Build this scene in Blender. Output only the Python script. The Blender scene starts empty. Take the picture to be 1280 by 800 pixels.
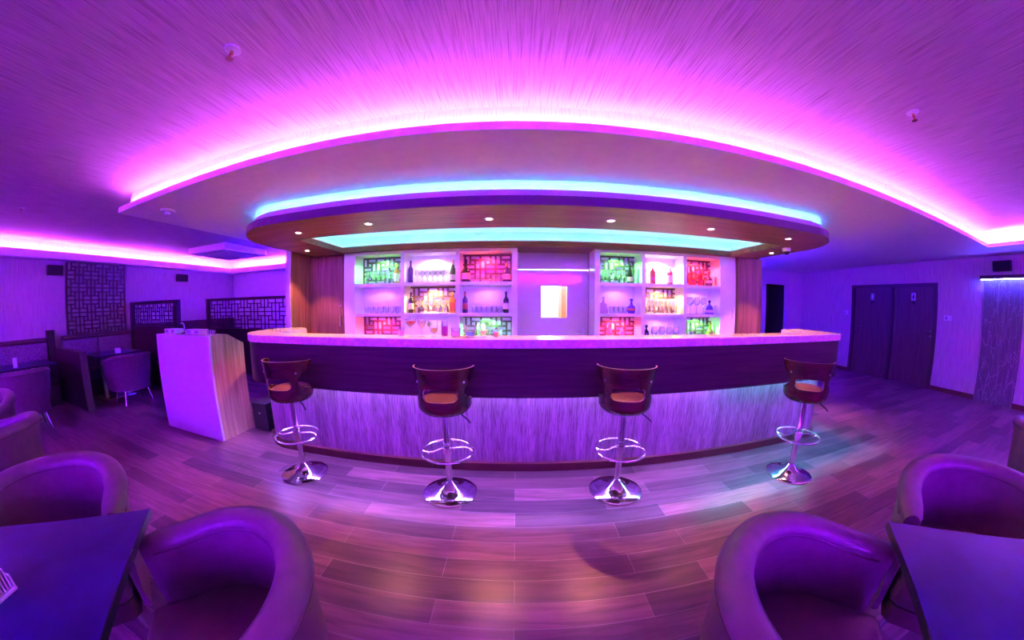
import bpy, bmesh, math, random
from mathutils import Vector, Matrix
random.seed(7)
S = bpy.context.scene
COL = S.collection
PI = math.pi

# ------------------------------------------------------------------ camera, world, exposure
F_PX = 366.0                                   # stereographic lens: r = 2 f tan(theta/2), in pixels of a 1280 px wide frame
CAM_Z, PITCH, YAW, ROLL = 1.45, 0.0578, -0.0122, -0.001
cd = bpy.data.cameras.new('camera')
cam = bpy.data.objects.new('camera', cd)
COL.objects.link(cam)
cam.location = (0, 0, CAM_Z)
cam.rotation_mode = 'XYZ'
cam.matrix_world = (Matrix.Translation((0, 0, CAM_Z)) @ Matrix.Rotation(-YAW, 4, 'Z') @
                    Matrix.Rotation(PI / 2 - PITCH, 4, 'X') @ Matrix.Rotation(-ROLL, 4, 'Z'))
cd.type = 'PANO'
cd.sensor_fit = 'HORIZONTAL'
cd.sensor_width, cd.sensor_height = 36.0, 22.5
cd.panorama_type = 'FISHEYE_LENS_POLYNOMIAL'
cd.fisheye_fov = math.radians(359)
cd.fisheye_polynomial_k0 = 0.0
cd.fisheye_polynomial_k1 = -9.74271925e-02
cd.fisheye_polynomial_k2 = 7.57265143e-05
cd.fisheye_polynomial_k3 = 7.78324441e-05
cd.fisheye_polynomial_k4 = -1.53775250e-06
cd.clip_start = 0.02
S.camera = cam

w = bpy.data.worlds.new('world')
S.world = w
w.use_nodes = True
w.node_tree.nodes['Background'].inputs[0].default_value = (0.2, 0.05, 0.4, 1)
w.node_tree.nodes['Background'].inputs[1].default_value = 0.05
S.view_settings.view_transform = 'Standard'
S.view_settings.look = 'None'
S.view_settings.gamma = 1
S.view_settings.exposure = 0.0
S.view_settings.use_curve_mapping = False
S.cycles.use_denoising = True
S.cycles.max_bounces = 8
S.cycles.diffuse_bounces = 5
S.cycles.glossy_bounces = 4
S.cycles.transparent_max_bounces = 24
S.cycles.sample_clamp_indirect = 0
S.cycles.caustics_reflective = False
S.cycles.caustics_refractive = False

# LED colours and strengths (linear)
LED_PINK = ((0.66, 0.105, 1.0), 440)
LED_LEFT = ((0.46, 0.060, 1.0), 1900)
LED_REAR_FILL = ((0.19, 0.003, 1.0), 3600)  # added fill from the unseen rear cove
LED_RING = ((0.12, 0.44, 1.0), 60)
LED_RECESS = ((0.12, 0.70, 1.0), 26)
LED_BAR = ((0.36, 0.19, 1.0), 420)
LED_BAR_RIGHT = ((0.08, 0.58, 0.9), 360)
LED_BLUE = ((0.05, 0.06, 1.0), 600)
LED_FILL_WASH = ((0.14, 0.004, 1.0), 800)  # added fill, washes the unseen rear wall
LED_SIDE = ((0.03, 0.002, 1.0), 1700)  # added hidden strips for the blue glow beside the bar block
WARM = (1.0, 0.29, 0.18)
DOWN_W = 125

# ------------------------------------------------------------------ materials
def mat(name):
    m = bpy.data.materials.new(name)
    m.use_nodes = True
    nt = m.node_tree
    return m, nt, nt.nodes['Principled BSDF']

def node(nt, t, **kw):
    n = nt.nodes.new(t)
    for k, v in kw.items():
        setattr(n, k, v)
    return n

def c4(c):
    return (c[0], c[1], c[2], 1)

def plain(name, col, rough=0.5, metal=0.0, noise=0.06, nscale=12, coat=0.0, spec=0.5, bump=0.0, bscale=120):
    m, nt, b = mat(name)
    tc = node(nt, 'ShaderNodeTexCoord')
    n = node(nt, 'ShaderNodeTexNoise')
    n.inputs['Scale'].default_value = nscale
    n.inputs['Detail'].default_value = 3
    nt.links.new(tc.outputs['Object'], n.inputs['Vector'])
    r = node(nt, 'ShaderNodeValToRGB')
    r.color_ramp.elements[0].position = 0.3
    r.color_ramp.elements[1].position = 0.7
    r.color_ramp.elements[0].color = c4([x * (1 - noise) for x in col])
    r.color_ramp.elements[1].color = c4([min(1, x * (1 + noise)) for x in col])
    nt.links.new(n.outputs['Fac'], r.inputs[0])
    nt.links.new(r.outputs[0], b.inputs['Base Color'])
    b.inputs['Roughness'].default_value = rough
    b.inputs['Metallic'].default_value = metal
    b.inputs['Specular IOR Level'].default_value = spec
    b.inputs['Coat Weight'].default_value = coat
    b.inputs['Coat Roughness'].default_value = 0.08
    if bump:
        n2 = node(nt, 'ShaderNodeTexNoise')
        n2.inputs['Scale'].default_value = bscale
        n2.inputs['Detail'].default_value = 2
        nt.links.new(tc.outputs['Object'], n2.inputs['Vector'])
        bp = node(nt, 'ShaderNodeBump')
        bp.inputs['Strength'].default_value = bump
        bp.inputs['Distance'].default_value = 0.002
        nt.links.new(n2.outputs['Fac'], bp.inputs['Height'])
        nt.links.new(bp.outputs[0], b.inputs['Normal'])
    return m

def streak(name, light, dark, scale, rough=0.6, lo=0.35, hi=0.62, detail=4, coat=0.0, broad=None, bump=0.15, spec=0.4):
    """fine streaks running along the axis whose scale is small"""
    m, nt, b = mat(name)
    tc = node(nt, 'ShaderNodeTexCoord')
    mp = node(nt, 'ShaderNodeMapping')
    mp.inputs['Scale'].default_value = scale
    nt.links.new(tc.outputs['Object'], mp.inputs['Vector'])
    n = node(nt, 'ShaderNodeTexNoise')
    n.inputs['Scale'].default_value = 1.0
    n.inputs['Detail'].default_value = detail
    n.inputs['Roughness'].default_value = 0.62
    n.inputs['Distortion'].default_value = 0.25
    nt.links.new(mp.outputs[0], n.inputs['Vector'])
    r = node(nt, 'ShaderNodeValToRGB')
    r.color_ramp.elements[0].position = lo
    r.color_ramp.elements[1].position = hi
    r.color_ramp.elements[0].color = c4(dark)
    r.color_ramp.elements[1].color = c4(light)
    nt.links.new(n.outputs['Fac'], r.inputs[0])
    out = r.outputs[0]
    if broad:
        mp2 = node(nt, 'ShaderNodeMapping')
        mp2.inputs['Scale'].default_value = [x * broad for x in scale]
        nt.links.new(tc.outputs['Object'], mp2.inputs['Vector'])
        n2 = node(nt, 'ShaderNodeTexNoise')
        n2.inputs['Scale'].default_value = 1.0
        n2.inputs['Detail'].default_value = 2
        nt.links.new(mp2.outputs[0], n2.inputs['Vector'])
        r2 = node(nt, 'ShaderNodeValToRGB')
        r2.color_ramp.elements[0].position = 0.3
        r2.color_ramp.elements[1].position = 0.7
        r2.color_ramp.elements[0].color = (0.62, 0.62, 0.62, 1)
        r2.color_ramp.elements[1].color = (1, 1, 1, 1)
        nt.links.new(n2.outputs['Fac'], r2.inputs[0])
        mx = node(nt, 'ShaderNodeMix', data_type='RGBA', blend_type='MULTIPLY')
        mx.inputs[0].default_value = 1
        nt.links.new(out, mx.inputs[6])
        nt.links.new(r2.outputs[0], mx.inputs[7])
        out = mx.outputs[2]
    nt.links.new(out, b.inputs['Base Color'])
    b.inputs['Roughness'].default_value = rough
    b.inputs['Coat Weight'].default_value = coat
    b.inputs['Coat Roughness'].default_value = 0.1
    b.inputs['Specular IOR Level'].default_value = spec
    if bump:
        bp = node(nt, 'ShaderNodeBump')
        bp.inputs['Strength'].default_value = bump
        bp.inputs['Distance'].default_value = 0.003
        nt.links.new(n.outputs['Fac'], bp.inputs['Height'])
        nt.links.new(bp.outputs[0], b.inputs['Normal'])
    return m

def floor_mat():
    m, nt, b = mat('dark wood planks')
    tc = node(nt, 'ShaderNodeTexCoord')
    br = node(nt, 'ShaderNodeTexBrick')
    br.offset = 0.37
    br.inputs['Scale'].default_value = 1.0
    br.inputs['Mortar Size'].default_value = 0.0012
    br.inputs['Mortar Smooth'].default_value = 0.1
    br.inputs['Bias'].default_value = -0.1
    br.inputs['Brick Width'].default_value = 1.05
    br.inputs['Row Height'].default_value = 0.145
    br.inputs['Color1'].default_value = (0.115, 0.050, 0.075, 1)
    br.inputs['Color2'].default_value = (0.37, 0.165, 0.20, 1)
    br.inputs['Mortar'].default_value = (0.45, 0.36, 0.36, 1)
    nt.links.new(tc.outputs['Object'], br.inputs['Vector'])
    mp = node(nt, 'ShaderNodeMapping')
    mp.inputs['Scale'].default_value = (2.2, 26, 1)
    nt.links.new(tc.outputs['Object'], mp.inputs['Vector'])
    n = node(nt, 'ShaderNodeTexNoise')
    n.inputs['Scale'].default_value = 1.0
    n.inputs['Detail'].default_value = 6
    n.inputs['Roughness'].default_value = 0.6
    n.inputs['Distortion'].default_value = 0.6
    nt.links.new(mp.outputs[0], n.inputs['Vector'])
    r = node(nt, 'ShaderNodeValToRGB')
    r.color_ramp.elements[0].position = 0.3
    r.color_ramp.elements[1].position = 0.68
    r.color_ramp.elements[0].color = (0.5, 0.5, 0.5, 1)
    r.color_ramp.elements[1].color = (1.12, 1.1, 1.08, 1)
    nt.links.new(n.outputs['Fac'], r.inputs[0])
    mx = node(nt, 'ShaderNodeMix', data_type='RGBA', blend_type='MULTIPLY')
    mx.inputs[0].default_value = 1
    nt.links.new(br.outputs['Color'], mx.inputs[6])
    nt.links.new(r.outputs[0], mx.inputs[7])
    nt.links.new(mx.outputs[2], b.inputs['Base Color'])
    b.inputs['Roughness'].default_value = 0.32
    b.inputs['Specular IOR Level'].default_value = 0.5
    bp = node(nt, 'ShaderNodeBump')
    bp.inputs['Strength'].default_value = 0.12
    bp.inputs['Distance'].default_value = 0.002
    nt.links.new(n.outputs['Fac'], bp.inputs['Height'])
    nt.links.new(bp.outputs[0], b.inputs['Normal'])
    return m

def straw_mat():
    m, nt, b = mat('straw pattern laminate')
    tc = node(nt, 'ShaderNodeTexCoord')
    acc = None
    for i, (ang, sc) in enumerate(((0.5, 5), (1.1, 6), (2.0, 5.5), (2.7, 7))):
        mp = node(nt, 'ShaderNodeMapping')
        mp.inputs['Rotation'].default_value = (ang, 0, 0)
        mp.inputs['Location'].default_value = (0, i * 3.1, i * 1.7)
        mp.inputs['Scale'].default_value = (1, 2.2, 0.30)
        nt.links.new(tc.outputs['Object'], mp.inputs['Vector'])
        v = node(nt, 'ShaderNodeTexVoronoi', feature='DISTANCE_TO_EDGE')
        v.inputs['Scale'].default_value = sc
        nt.links.new(mp.outputs[0], v.inputs['Vector'])
        lt = node(nt, 'ShaderNodeMath', operation='LESS_THAN')
        lt.inputs[1].default_value = 0.010
        nt.links.new(v.outputs['Distance'], lt.inputs[0])
        if acc is None:
            acc = lt.outputs[0]
        else:
            mx = node(nt, 'ShaderNodeMath', operation='MAXIMUM')
            nt.links.new(acc, mx.inputs[0])
            nt.links.new(lt.outputs[0], mx.inputs[1])
            acc = mx.outputs[0]
    mc = node(nt, 'ShaderNodeMix', data_type='RGBA')
    mc.inputs[6].default_value = (0.13, 0.10, 0.12, 1)
    mc.inputs[7].default_value = (0.30, 0.22, 0.26, 1)
    nt.links.new(acc, mc.inputs[0])
    nt.links.new(mc.outputs[2], b.inputs['Base Color'])
    b.inputs['Roughness'].default_value = 0.4
    return m

def emit(name, col, strength):
    m, nt, b = mat(name)
    nt.nodes.remove(b)
    e = node(nt, 'ShaderNodeEmission')
    e.inputs[0].default_value = c4(col)
    e.inputs[1].default_value = strength
    nt.links.new(e.outputs[0], nt.nodes['Material Output'].inputs[0])
    return m

def glass(name, tint=(1, 1, 1), gloss=0.18, body=0.0, bodycol=(1, 1, 1)):
    """thin clear glass: transparent with a fresnel gloss and a little white body so that it reads"""
    m, nt, b = mat(name)
    nt.nodes.remove(b)
    t = node(nt, 'ShaderNodeBsdfTransparent')
    t.inputs[0].default_value = c4(tint)
    g = node(nt, 'ShaderNodeBsdfGlossy')
    g.inputs['Roughness'].default_value = 0.05
    lw = node(nt, 'ShaderNodeLayerWeight')
    lw.inputs[0].default_value = 0.35
    mr = node(nt, 'ShaderNodeMath', operation='MULTIPLY_ADD')
    mr.inputs[1].default_value = 0.75
    mr.inputs[2].default_value = gloss * 0.4
    nt.links.new(lw.outputs['Facing'], mr.inputs[0])
    mx = node(nt, 'ShaderNodeMixShader')
    nt.links.new(mr.outputs[0], mx.inputs[0])
    nt.links.new(t.outputs[0], mx.inputs[1])
    nt.links.new(g.outputs[0], mx.inputs[2])
    out = mx.outputs[0]
    if body:
        d = node(nt, 'ShaderNodeBsdfDiffuse')
        d.inputs[0].default_value = c4(bodycol)
        m2 = node(nt, 'ShaderNodeMixShader')
        m2.inputs[0].default_value = body
        nt.links.new(out, m2.inputs[1])
        nt.links.new(d.outputs[0], m2.inputs[2])
        out = m2.outputs[0]
    nt.links.new(out, nt.nodes['Material Output'].inputs[0])
    return m

M = {}
M['ceil'] = streak('streaked ceiling paper', (0.64, 0.49, 0.55), (0.29, 0.18, 0.225), (120, 3.2, 120), 0.75, 0.25, 0.55)
M['cove'] = streak('brightened cove paper', (0.86, 0.84, 0.84), (0.62, 0.58, 0.58), (110, 110, 5), 0.75, 0.25, 0.55)  # ceiling paper lightened so the lit cove band looks brighter
M['paperX'] = streak('streaked wall paper', (0.60, 0.48, 0.48), (0.40, 0.30, 0.30), (80, 80, 3.0), 0.7, 0.30, 0.60)
M['white'] = plain('white paint', (0.84, 0.82, 0.82), 0.55, noise=0.03)
M['smooth'] = plain('smooth painted wall', (0.6, 0.55, 0.56), 0.6, noise=0.04)
M['floor'] = floor_mat()
M['straw'] = straw_mat()
M['wood_soffit'] = streak('brown soffit veneer', (0.33, 0.17, 0.115), (0.19, 0.085, 0.06), (2.0, 26, 26), 0.42, 0.3, 0.65, broad=0.3, bump=0.05)
M['wood_col'] = streak('upright brown veneer', (0.42, 0.20, 0.13), (0.20, 0.085, 0.055), (26, 26, 1.3), 0.4, 0.3, 0.68, broad=0.3, bump=0.05)
M['wood_dark'] = streak('dark wenge veneer', (0.060, 0.030, 0.032), (0.024, 0.012, 0.014), (1.6, 30, 34), 0.35, 0.3, 0.65, bump=0.04)
M['fascia'] = plain('dark satin fascia', (0.10, 0.035, 0.10), 0.4)
M['wood_door'] = streak('dark door veneer', (0.15, 0.085, 0.08), (0.08, 0.043, 0.04), (40, 40, 1.6), 0.45, 0.3, 0.65, bump=0.04)
M['wood_frame'] = streak('dark frame wood', (0.085, 0.05, 0.05), (0.05, 0.028, 0.028), (30, 30, 2.0), 0.4, 0.3, 0.65, bump=0.03)
M['wood_pale'] = streak('greyed upright oak veneer', (0.52, 0.42, 0.41), (0.18, 0.12, 0.125), (120, 120, 8), 0.55, 0.28, 0.62, broad=0.12, bump=0.08)
M['wood_desk'] = streak('pale desk veneer', (0.62, 0.44, 0.28), (0.36, 0.23, 0.14), (30, 30, 1.4), 0.45, 0.3, 0.66, bump=0.04)
M['kick'] = plain('brown skirting', (0.12, 0.035, 0.03), 0.35)
M['stone'] = plain('polished pale counter stone', (0.74, 0.60, 0.56), 0.12, noise=0.18, nscale=40, spec=0.6)
M['lam_white'] = plain('white laminate', (0.66, 0.62, 0.66), 0.35, noise=0.02)
M['shelf_white'] = plain('white shelf laminate', (0.78, 0.75, 0.75), 0.3, noise=0.02)
M['shelf_gloss'] = plain('glossy white laminate', (0.58, 0.56, 0.56), 0.08, noise=0.02, coat=0.5)
M['leather'] = plain('brown leather', (0.17, 0.078, 0.12), 0.38, noise=0.12, nscale=18, bump=0.25, bscale=160)
M['leather_dark'] = plain('dark leather', (0.10, 0.045, 0.05), 0.4, noise=0.1, nscale=18, bump=0.2, bscale=160)
M['fabric'] = plain('speckled bench cloth', (0.23, 0.17, 0.21), 0.8, noise=0.45, nscale=60, bump=0.2)
M['table'] = plain('dark table laminate', (0.022, 0.012, 0.11), 0.3, noise=0.35, nscale=7, spec=0.35)
M['table_edge'] = plain('table edge band', (0.05, 0.035, 0.06), 0.3)
M['chrome'] = plain('chrome', (0.78, 0.76, 0.78), 0.09, 1.0, noise=0.02)
M['steel'] = plain('brushed steel', (0.6, 0.58, 0.6), 0.28, 1.0, noise=0.05)
M['ply'] = streak('stool plywood', (0.10, 0.026, 0.016), (0.035, 0.010, 0.008), (3, 14, 14), 0.25, 0.3, 0.7, coat=0.25, bump=0.02)
M['ply_edge'] = plain('pale plywood edge', (0.42, 0.27, 0.20), 0.4)
M['seat'] = plain('brown stool upholstery', (0.13, 0.052, 0.038), 0.45, bump=0.15)
M['black'] = plain('black plastic', (0.016, 0.016, 0.020), 0.4)
M['grille'] = plain('speaker cloth', (0.012, 0.012, 0.016), 0.8, bump=0.4, bscale=300)
M['lattice'] = plain('lattice brown', (0.095, 0.038, 0.035), 0.45, noise=0.15)
M['lattice_dark'] = plain('lattice near black', (0.045, 0.022, 0.028), 0.45, noise=0.15)
M['plastic'] = plain('white plastic', (0.74, 0.72, 0.72), 0.35, noise=0.02)
M['grey'] = plain('grey plastic', (0.30, 0.30, 0.32), 0.4)
M['paper'] = plain('paper', (0.80, 0.76, 0.74), 0.8, noise=0.03)
M['pink_paper'] = plain('pink paper', (0.75, 0.45, 0.55), 0.7)
M['void'] = plain('dark passage', (0.02, 0.02, 0.025), 0.8)
M['red'] = plain('red cupboard', (0.72, 0.14, 0.06), 0.4)
M['brass'] = plain('brass knob', (0.75, 0.5, 0.25), 0.25, 1.0)
M['glass'] = glass('clear glass', (0.97, 0.97, 0.98), 0.3, 0.10, (0.9, 0.9, 0.92))
M['glass2'] = glass('thin drink glass', (0.98, 0.98, 0.99), 0.12, 0.03)
M['pane'] = glass('door pane', (0.98, 0.98, 0.98), 0.1)

def build_leds():
    M['led_pink'] = emit('led magenta', *LED_PINK)
    M['led_left'] = emit('led magenta wall', *LED_LEFT)
    M['led_rear_fill'] = emit('led violet', *LED_REAR_FILL)
    M['led_ring'] = emit('led cyan', *LED_RING)
    M['led_recess'] = emit('led aqua', *LED_RECESS)
    M['led_bar'] = emit('led lavender', *LED_BAR)
    M['led_bar_right'] = emit('led aqua bar', *LED_BAR_RIGHT)
    M['led_fill_wash'] = emit('led violet fill wash', *LED_FILL_WASH)
    M['led_side'] = emit('led blue side', *LED_SIDE)
    M['led_blue'] = emit('led deep blue', *LED_BLUE)
    M['lamp_warm'] = emit('warm lamp lens', (1.0, 0.72, 0.42), 60)
build_leds()

# ------------------------------------------------------------------ mesh helpers
class MB:
    def __init__(s):
        s.bm = bmesh.new()
        s.slot = 0

    def box(s, x0, x1, y0, y1, z0, z1, bevel=0.0, seg=2, mi=0):
        v = [s.bm.verts.new((x, y, z)) for z in (z0, z1) for y in (y0, y1) for x in (x0, x1)]
        q = [(0, 2, 3, 1), (4, 5, 7, 6), (0, 1, 5, 4), (2, 6, 7, 3), (0, 4, 6, 2), (1, 3, 7, 5)]
        fs = [s.bm.faces.new([v[i] for i in f]) for f in q]
        for f in fs:
            f.material_index = mi
        if bevel:
            es = list({e for f in fs for e in f.edges})
            r = bmesh.ops.bevel(s.bm, geom=es, offset=bevel, segments=seg, affect='EDGES', profile=0.5)
            for f in r['faces']:
                f.material_index = mi
        return s

    def prism(s, pts, z0, z1, mi=0, bevel=0.0):
        """polygon in plan, extruded"""
        a = [s.bm.verts.new((p[0], p[1], z0)) for p in pts]
        b = [s.bm.verts.new((p[0], p[1], z1)) for p in pts]
        n = len(pts)
        fs = [s.bm.faces.new(a[::-1]), s.bm.faces.new(b)]
        for i in range(n):
            fs.append(s.bm.faces.new((a[i], a[(i + 1) % n], b[(i + 1) % n], b[i])))
        for f in fs:
            f.material_index = mi
        if bevel:
            es = list(fs[1].edges) + list(fs[0].edges)
            bmesh.ops.bevel(s.bm, geom=es, offset=bevel, segments=3, affect='EDGES', profile=0.5)
        return s

    def prism_x(s, pts, x0, x1, mi=0):
        """polygon in (y,z), extruded along x"""
        a = [s.bm.verts.new((x0, p[0], p[1])) for p in pts]
        b = [s.bm.verts.new((x1, p[0], p[1])) for p in pts]
        n = len(pts)
        fs = [s.bm.faces.new(a[::-1]), s.bm.faces.new(b)]
        for i in range(n):
            fs.append(s.bm.faces.new((a[i], a[(i + 1) % n], b[(i + 1) % n], b[i])))
        for f in fs:
            f.material_index = mi
        return s

    def ringprism(s, outer, inner, z0, z1):
        """plan ring between two closed loops (any vertex counts)"""
        for z, up in ((z0, False), (z1, True)):
            es = []
            for loop in (outer, inner):
                vs = [s.bm.verts.new((p[0], p[1], z)) for p in loop]
                es += [s.bm.edges.new((vs[i], vs[(i + 1) % len(vs)])) for i in range(len(vs))]
                if not up:
                    loop_lo = vs
                    s._lo = getattr(s, '_lo', []) + [vs]
                else:
                    s._hi = getattr(s, '_hi', []) + [vs]
            bmesh.ops.triangle_fill(s.bm, use_beauty=True, use_dissolve=False, edges=es)
        for lo, hi in zip(s._lo, s._hi):
            n = len(lo)
            for i in range(n):
                s.bm.faces.new((lo[i], lo[(i + 1) % n], hi[(i + 1) % n], hi[i]))
        s._lo, s._hi = [], []
        return s

    def wallstrip(s, pts, th, z0, z1, closed=False, mi=0):
        """thin upright strip along a plan path, thickness th to the left side"""
        n = len(pts)
        P = [Vector(p[:2]) for p in pts]
        off = []
        for i in range(n):
            a = P[i - 1] if (i > 0 or closed) else None
            b = P[(i + 1) % n] if (i < n - 1 or closed) else None
            ds = []
            if a is not None: ds.append((P[i] - a).normalized())
            if b is not None: ds.append((b - P[i]).normalized())
            nn = [Vector((-d.y, d.x)) for d in ds]
            m = sum(nn, Vector((0, 0)))
            m.normalize()
            k = 1 / max(0.5, m.dot(nn[0]))
            off.append(P[i] + m * th * k)
        q = []
        for i in range(n):
            q.append([s.bm.verts.new((p.x, p.y, z)) for p, z in ((P[i], z0), (off[i], z0), (off[i], z1), (P[i], z1))])
        for i in range(n if closed else n - 1):
            a, b = q[i], q[(i + 1) % n]
            for k in range(4):
                f = s.bm.faces.new((a[k], b[k], b[(k + 1) % 4], a[(k + 1) % 4]))
                f.material_index = mi
        if not closed:
            s.bm.faces.new(q[0]); s.bm.faces.new(q[-1][::-1])
        return s

    def lathe(s, prof, n=28, c=(0, 0, 0), mi=0, sx=1, sy=1):
        rings = []
        for r, z in prof:
            if r < 1e-6:
                rings.append([s.bm.verts.new((c[0], c[1], c[2] + z))])
            else:
                rings.append([s.bm.verts.new((c[0] + sx * r * math.cos(2 * PI * i / n), c[1] + sy * r * math.sin(2 * PI * i / n), c[2] + z)) for i in range(n)])
        for a, b in zip(rings, rings[1:]):
            if len(a) == 1 and len(b) == 1:
                continue
            for i in range(n):
                j = (i + 1) % n
                if len(a) == 1:
                    f = s.bm.faces.new((a[0], b[j], b[i]))
                elif len(b) == 1:
                    f = s.bm.faces.new((a[i], a[j], b[0]))
                else:
                    f = s.bm.faces.new((a[i], a[j], b[j], b[i]))
                f.material_index = mi
        return s

    def tube(s, pts, r, n=10, closed=False, mi=0):
        P = [Vector(p) for p in pts]
        m = len(P)
        rings = []
        up = None
        for i in range(m):
            if closed:
                t = P[(i + 1) % m] - P[i - 1]
            else:
                t = P[min(i + 1, m - 1)] - P[max(i - 1, 0)]
            t.normalize()
            if up is None:
                up = Vector((0, 0, 1)) if abs(t.z) < 0.9 else Vector((1, 0, 0))
            u = (up - t * up.dot(t)).normalized()
            v = t.cross(u)
            up = u
            rr = r[i] if isinstance(r, (list, tuple)) else r
            rings.append([s.bm.verts.new(P[i] + u * rr * math.cos(2 * PI * k / n) + v * rr * math.sin(2 * PI * k / n)) for k in range(n)])
        for i in range(m if closed else m - 1):
            a, b = rings[i], rings[(i + 1) % m]
            for k in range(n):
                f = s.bm.faces.new((a[k], a[(k + 1) % n], b[(k + 1) % n], b[k]))
                f.material_index = mi
        if not closed:
            s.bm.faces.new(rings[0][::-1]); s.bm.faces.new(rings[-1])
        return s

    def xform(s, mtx):
        bmesh.ops.transform(s.bm, matrix=mtx, verts=s.bm.verts)
        return s

    def build(s, name, m, parent=None, smooth=None, loc=None, rot=None):
        bmesh.ops.recalc_face_normals(s.bm, faces=s.bm.faces)
        me = bpy.data.meshes.new(name)
        s.bm.to_mesh(me)
        s.bm.free()
        for x in (m if isinstance(m, (list, tuple)) else [m]):
            me.materials.append(x)
        if smooth:
            me.polygons.foreach_set('use_smooth', [True] * len(me.polygons))
            me.set_sharp_from_angle(angle=math.radians(smooth))
        o = bpy.data.objects.new(name, me)
        COL.objects.link(o)
        if parent:
            o.parent = parent
        if loc:
            o.location = loc
        if rot:
            o.rotation_euler = rot
        return o

def tag(o, label, cat, group=None):
    o['label'] = label
    o['category'] = cat
    if group:
        o['group'] = group
    return o

def thing(name, label, cat, loc=(0, 0, 0), rz=0.0, group=None):
    o = bpy.data.objects.new(name, None)
    o.empty_display_size = 0.1
    COL.objects.link(o)
    o.location = loc
    o.rotation_euler = (0, 0, rz)
    return tag(o, label, cat, group)

def struct(o):
    o['kind'] = 'structure'
    return o

def dup(o, loc, rz=None, label=None, group=None):
    def rec(a, parent):
        c = a.copy()
        COL.objects.link(c)
        if parent is not None:
            c.parent = parent
        for ch in a.children:
            rec(ch, c)
        return c
    r = rec(o, None)
    r.location = loc
    if rz is not None:
        r.rotation_euler = (0, 0, rz)
    if label:
        r['label'] = label
    if group:
        r['group'] = group
    return r

def spot(name, parent, loc, col, watt, size=1.2, blend=0.6, radius=0.03, rot=(0, 0, 0)):
    l = bpy.data.lights.new(name, 'SPOT')
    l.color = col
    l.energy = watt
    l.spot_size = size
    l.spot_blend = blend
    l.shadow_soft_size = radius
    o = bpy.data.objects.new(name, l)
    COL.objects.link(o)
    o.parent = parent
    o.location = loc
    o.rotation_euler = rot
    return o

def rrect(x0, x1, y0, y1, rad, n=10):
    """rounded rectangle loop, counter-clockwise; rad = (front-left, front-right, back-right, back-left)"""
    if not isinstance(rad, (tuple, list)):
        rad = (rad,) * 4
    pts = []
    for (cx, cy, r, a0) in ((x0 + rad[0], y0 + rad[0], rad[0], PI), (x1 - rad[1], y0 + rad[1], rad[1], 1.5 * PI),
                            (x1 - rad[2], y1 - rad[2], rad[2], 0), (x0 + rad[3], y1 - rad[3], rad[3], 0.5 * PI)):
        if r < 1e-5:
            pts.append((cx, cy))
            continue
        for i in range(n + 1):
            a = a0 + 0.5 * PI * i / n
            pts.append((cx + r * math.cos(a), cy + r * math.sin(a)))
    return pts

def perforated(mb, w, h, holes, th, x0=0.0, z0=0.0, y0=0.0):
    """sheet in the xz plane with rectangular holes, one closed mesh"""
    def uniq(v):
        v = sorted(v)
        o = [v[0]]
        for a in v[1:]:
            if a - o[-1] > 1e-4:
                o.append(a)
        return o
    holes = [(max(0, a), min(w, b), max(0, c), min(h, d)) for a, b, c, d in holes if b > 0.003 and a < w - 0.003 and d > 0.003 and c < h - 0.003]
    xs = uniq([0, w] + [v for q in holes for v in q[:2]])
    zs = uniq([0, h] + [v for q in holes for v in q[2:]])
    nx, nz = len(xs) - 1, len(zs) - 1
    full = [[True] * nz for _ in range(nx)]
    for i in range(nx):
        cx = (xs[i] + xs[i + 1]) / 2
        for a, b, c, d in holes:
            if a < cx < b:
                for j in range(nz):
                    if c < (zs[j] + zs[j + 1]) / 2 < d:
                        full[i][j] = False
    cache = {}
    def V(i, j, k):
        if (i, j, k) not in cache:
            cache[(i, j, k)] = mb.bm.verts.new((x0 + xs[i], y0 + k * th, z0 + zs[j]))
        return cache[(i, j, k)]
    def on(i, j):
        return 0 <= i < nx and 0 <= j < nz and full[i][j]
    for i in range(nx):
        for j in range(nz):
            if not full[i][j]:
                continue
            mb.bm.faces.new((V(i, j, 0), V(i + 1, j, 0), V(i + 1, j + 1, 0), V(i, j + 1, 0)))
            mb.bm.faces.new((V(i, j, 1), V(i, j + 1, 1), V(i + 1, j + 1, 1), V(i + 1, j, 1)))
            if not on(i - 1, j): mb.bm.faces.new((V(i, j, 0), V(i, j + 1, 0), V(i, j + 1, 1), V(i, j, 1)))
            if not on(i + 1, j): mb.bm.faces.new((V(i + 1, j, 0), V(i + 1, j, 1), V(i + 1, j + 1, 1), V(i + 1, j + 1, 0)))
            if not on(i, j - 1): mb.bm.faces.new((V(i, j, 0), V(i, j, 1), V(i + 1, j, 1), V(i + 1, j, 0)))
            if not on(i, j + 1): mb.bm.faces.new((V(i, j + 1, 0), V(i + 1, j + 1, 0), V(i + 1, j + 1, 1), V(i, j + 1, 1)))
    return mb

def pinwheel(w, h, ux, uz, bar, ox=0.0, oz=0.0):
    """openings of a Chinese lattice: four slots turning round a small square"""
    hs = []
    b = bar / 2
    for i in range(-1, int(w / (3 * ux)) + 2):
        for j in range(-1, int(h / (3 * uz)) + 2):
            x, z = ox + i * 3 * ux, oz + j * 3 * uz
            if (i + j) % 2 == 0:
                t = ((0, 2, 2, 3), (2, 3, 1, 3), (1, 3, 0, 1), (0, 1, 0, 2), (1, 2, 1, 2))
            else:
                t = ((0, 1, 1, 3), (1, 3, 2, 3), (2, 3, 0, 2), (0, 2, 0, 1), (1, 2, 1, 2))
            for a, c, d, e in t:
                hs.append((x + a * ux + b, x + c * ux - b, z + d * uz + b, z + e * uz - b))
    return hs

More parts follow.
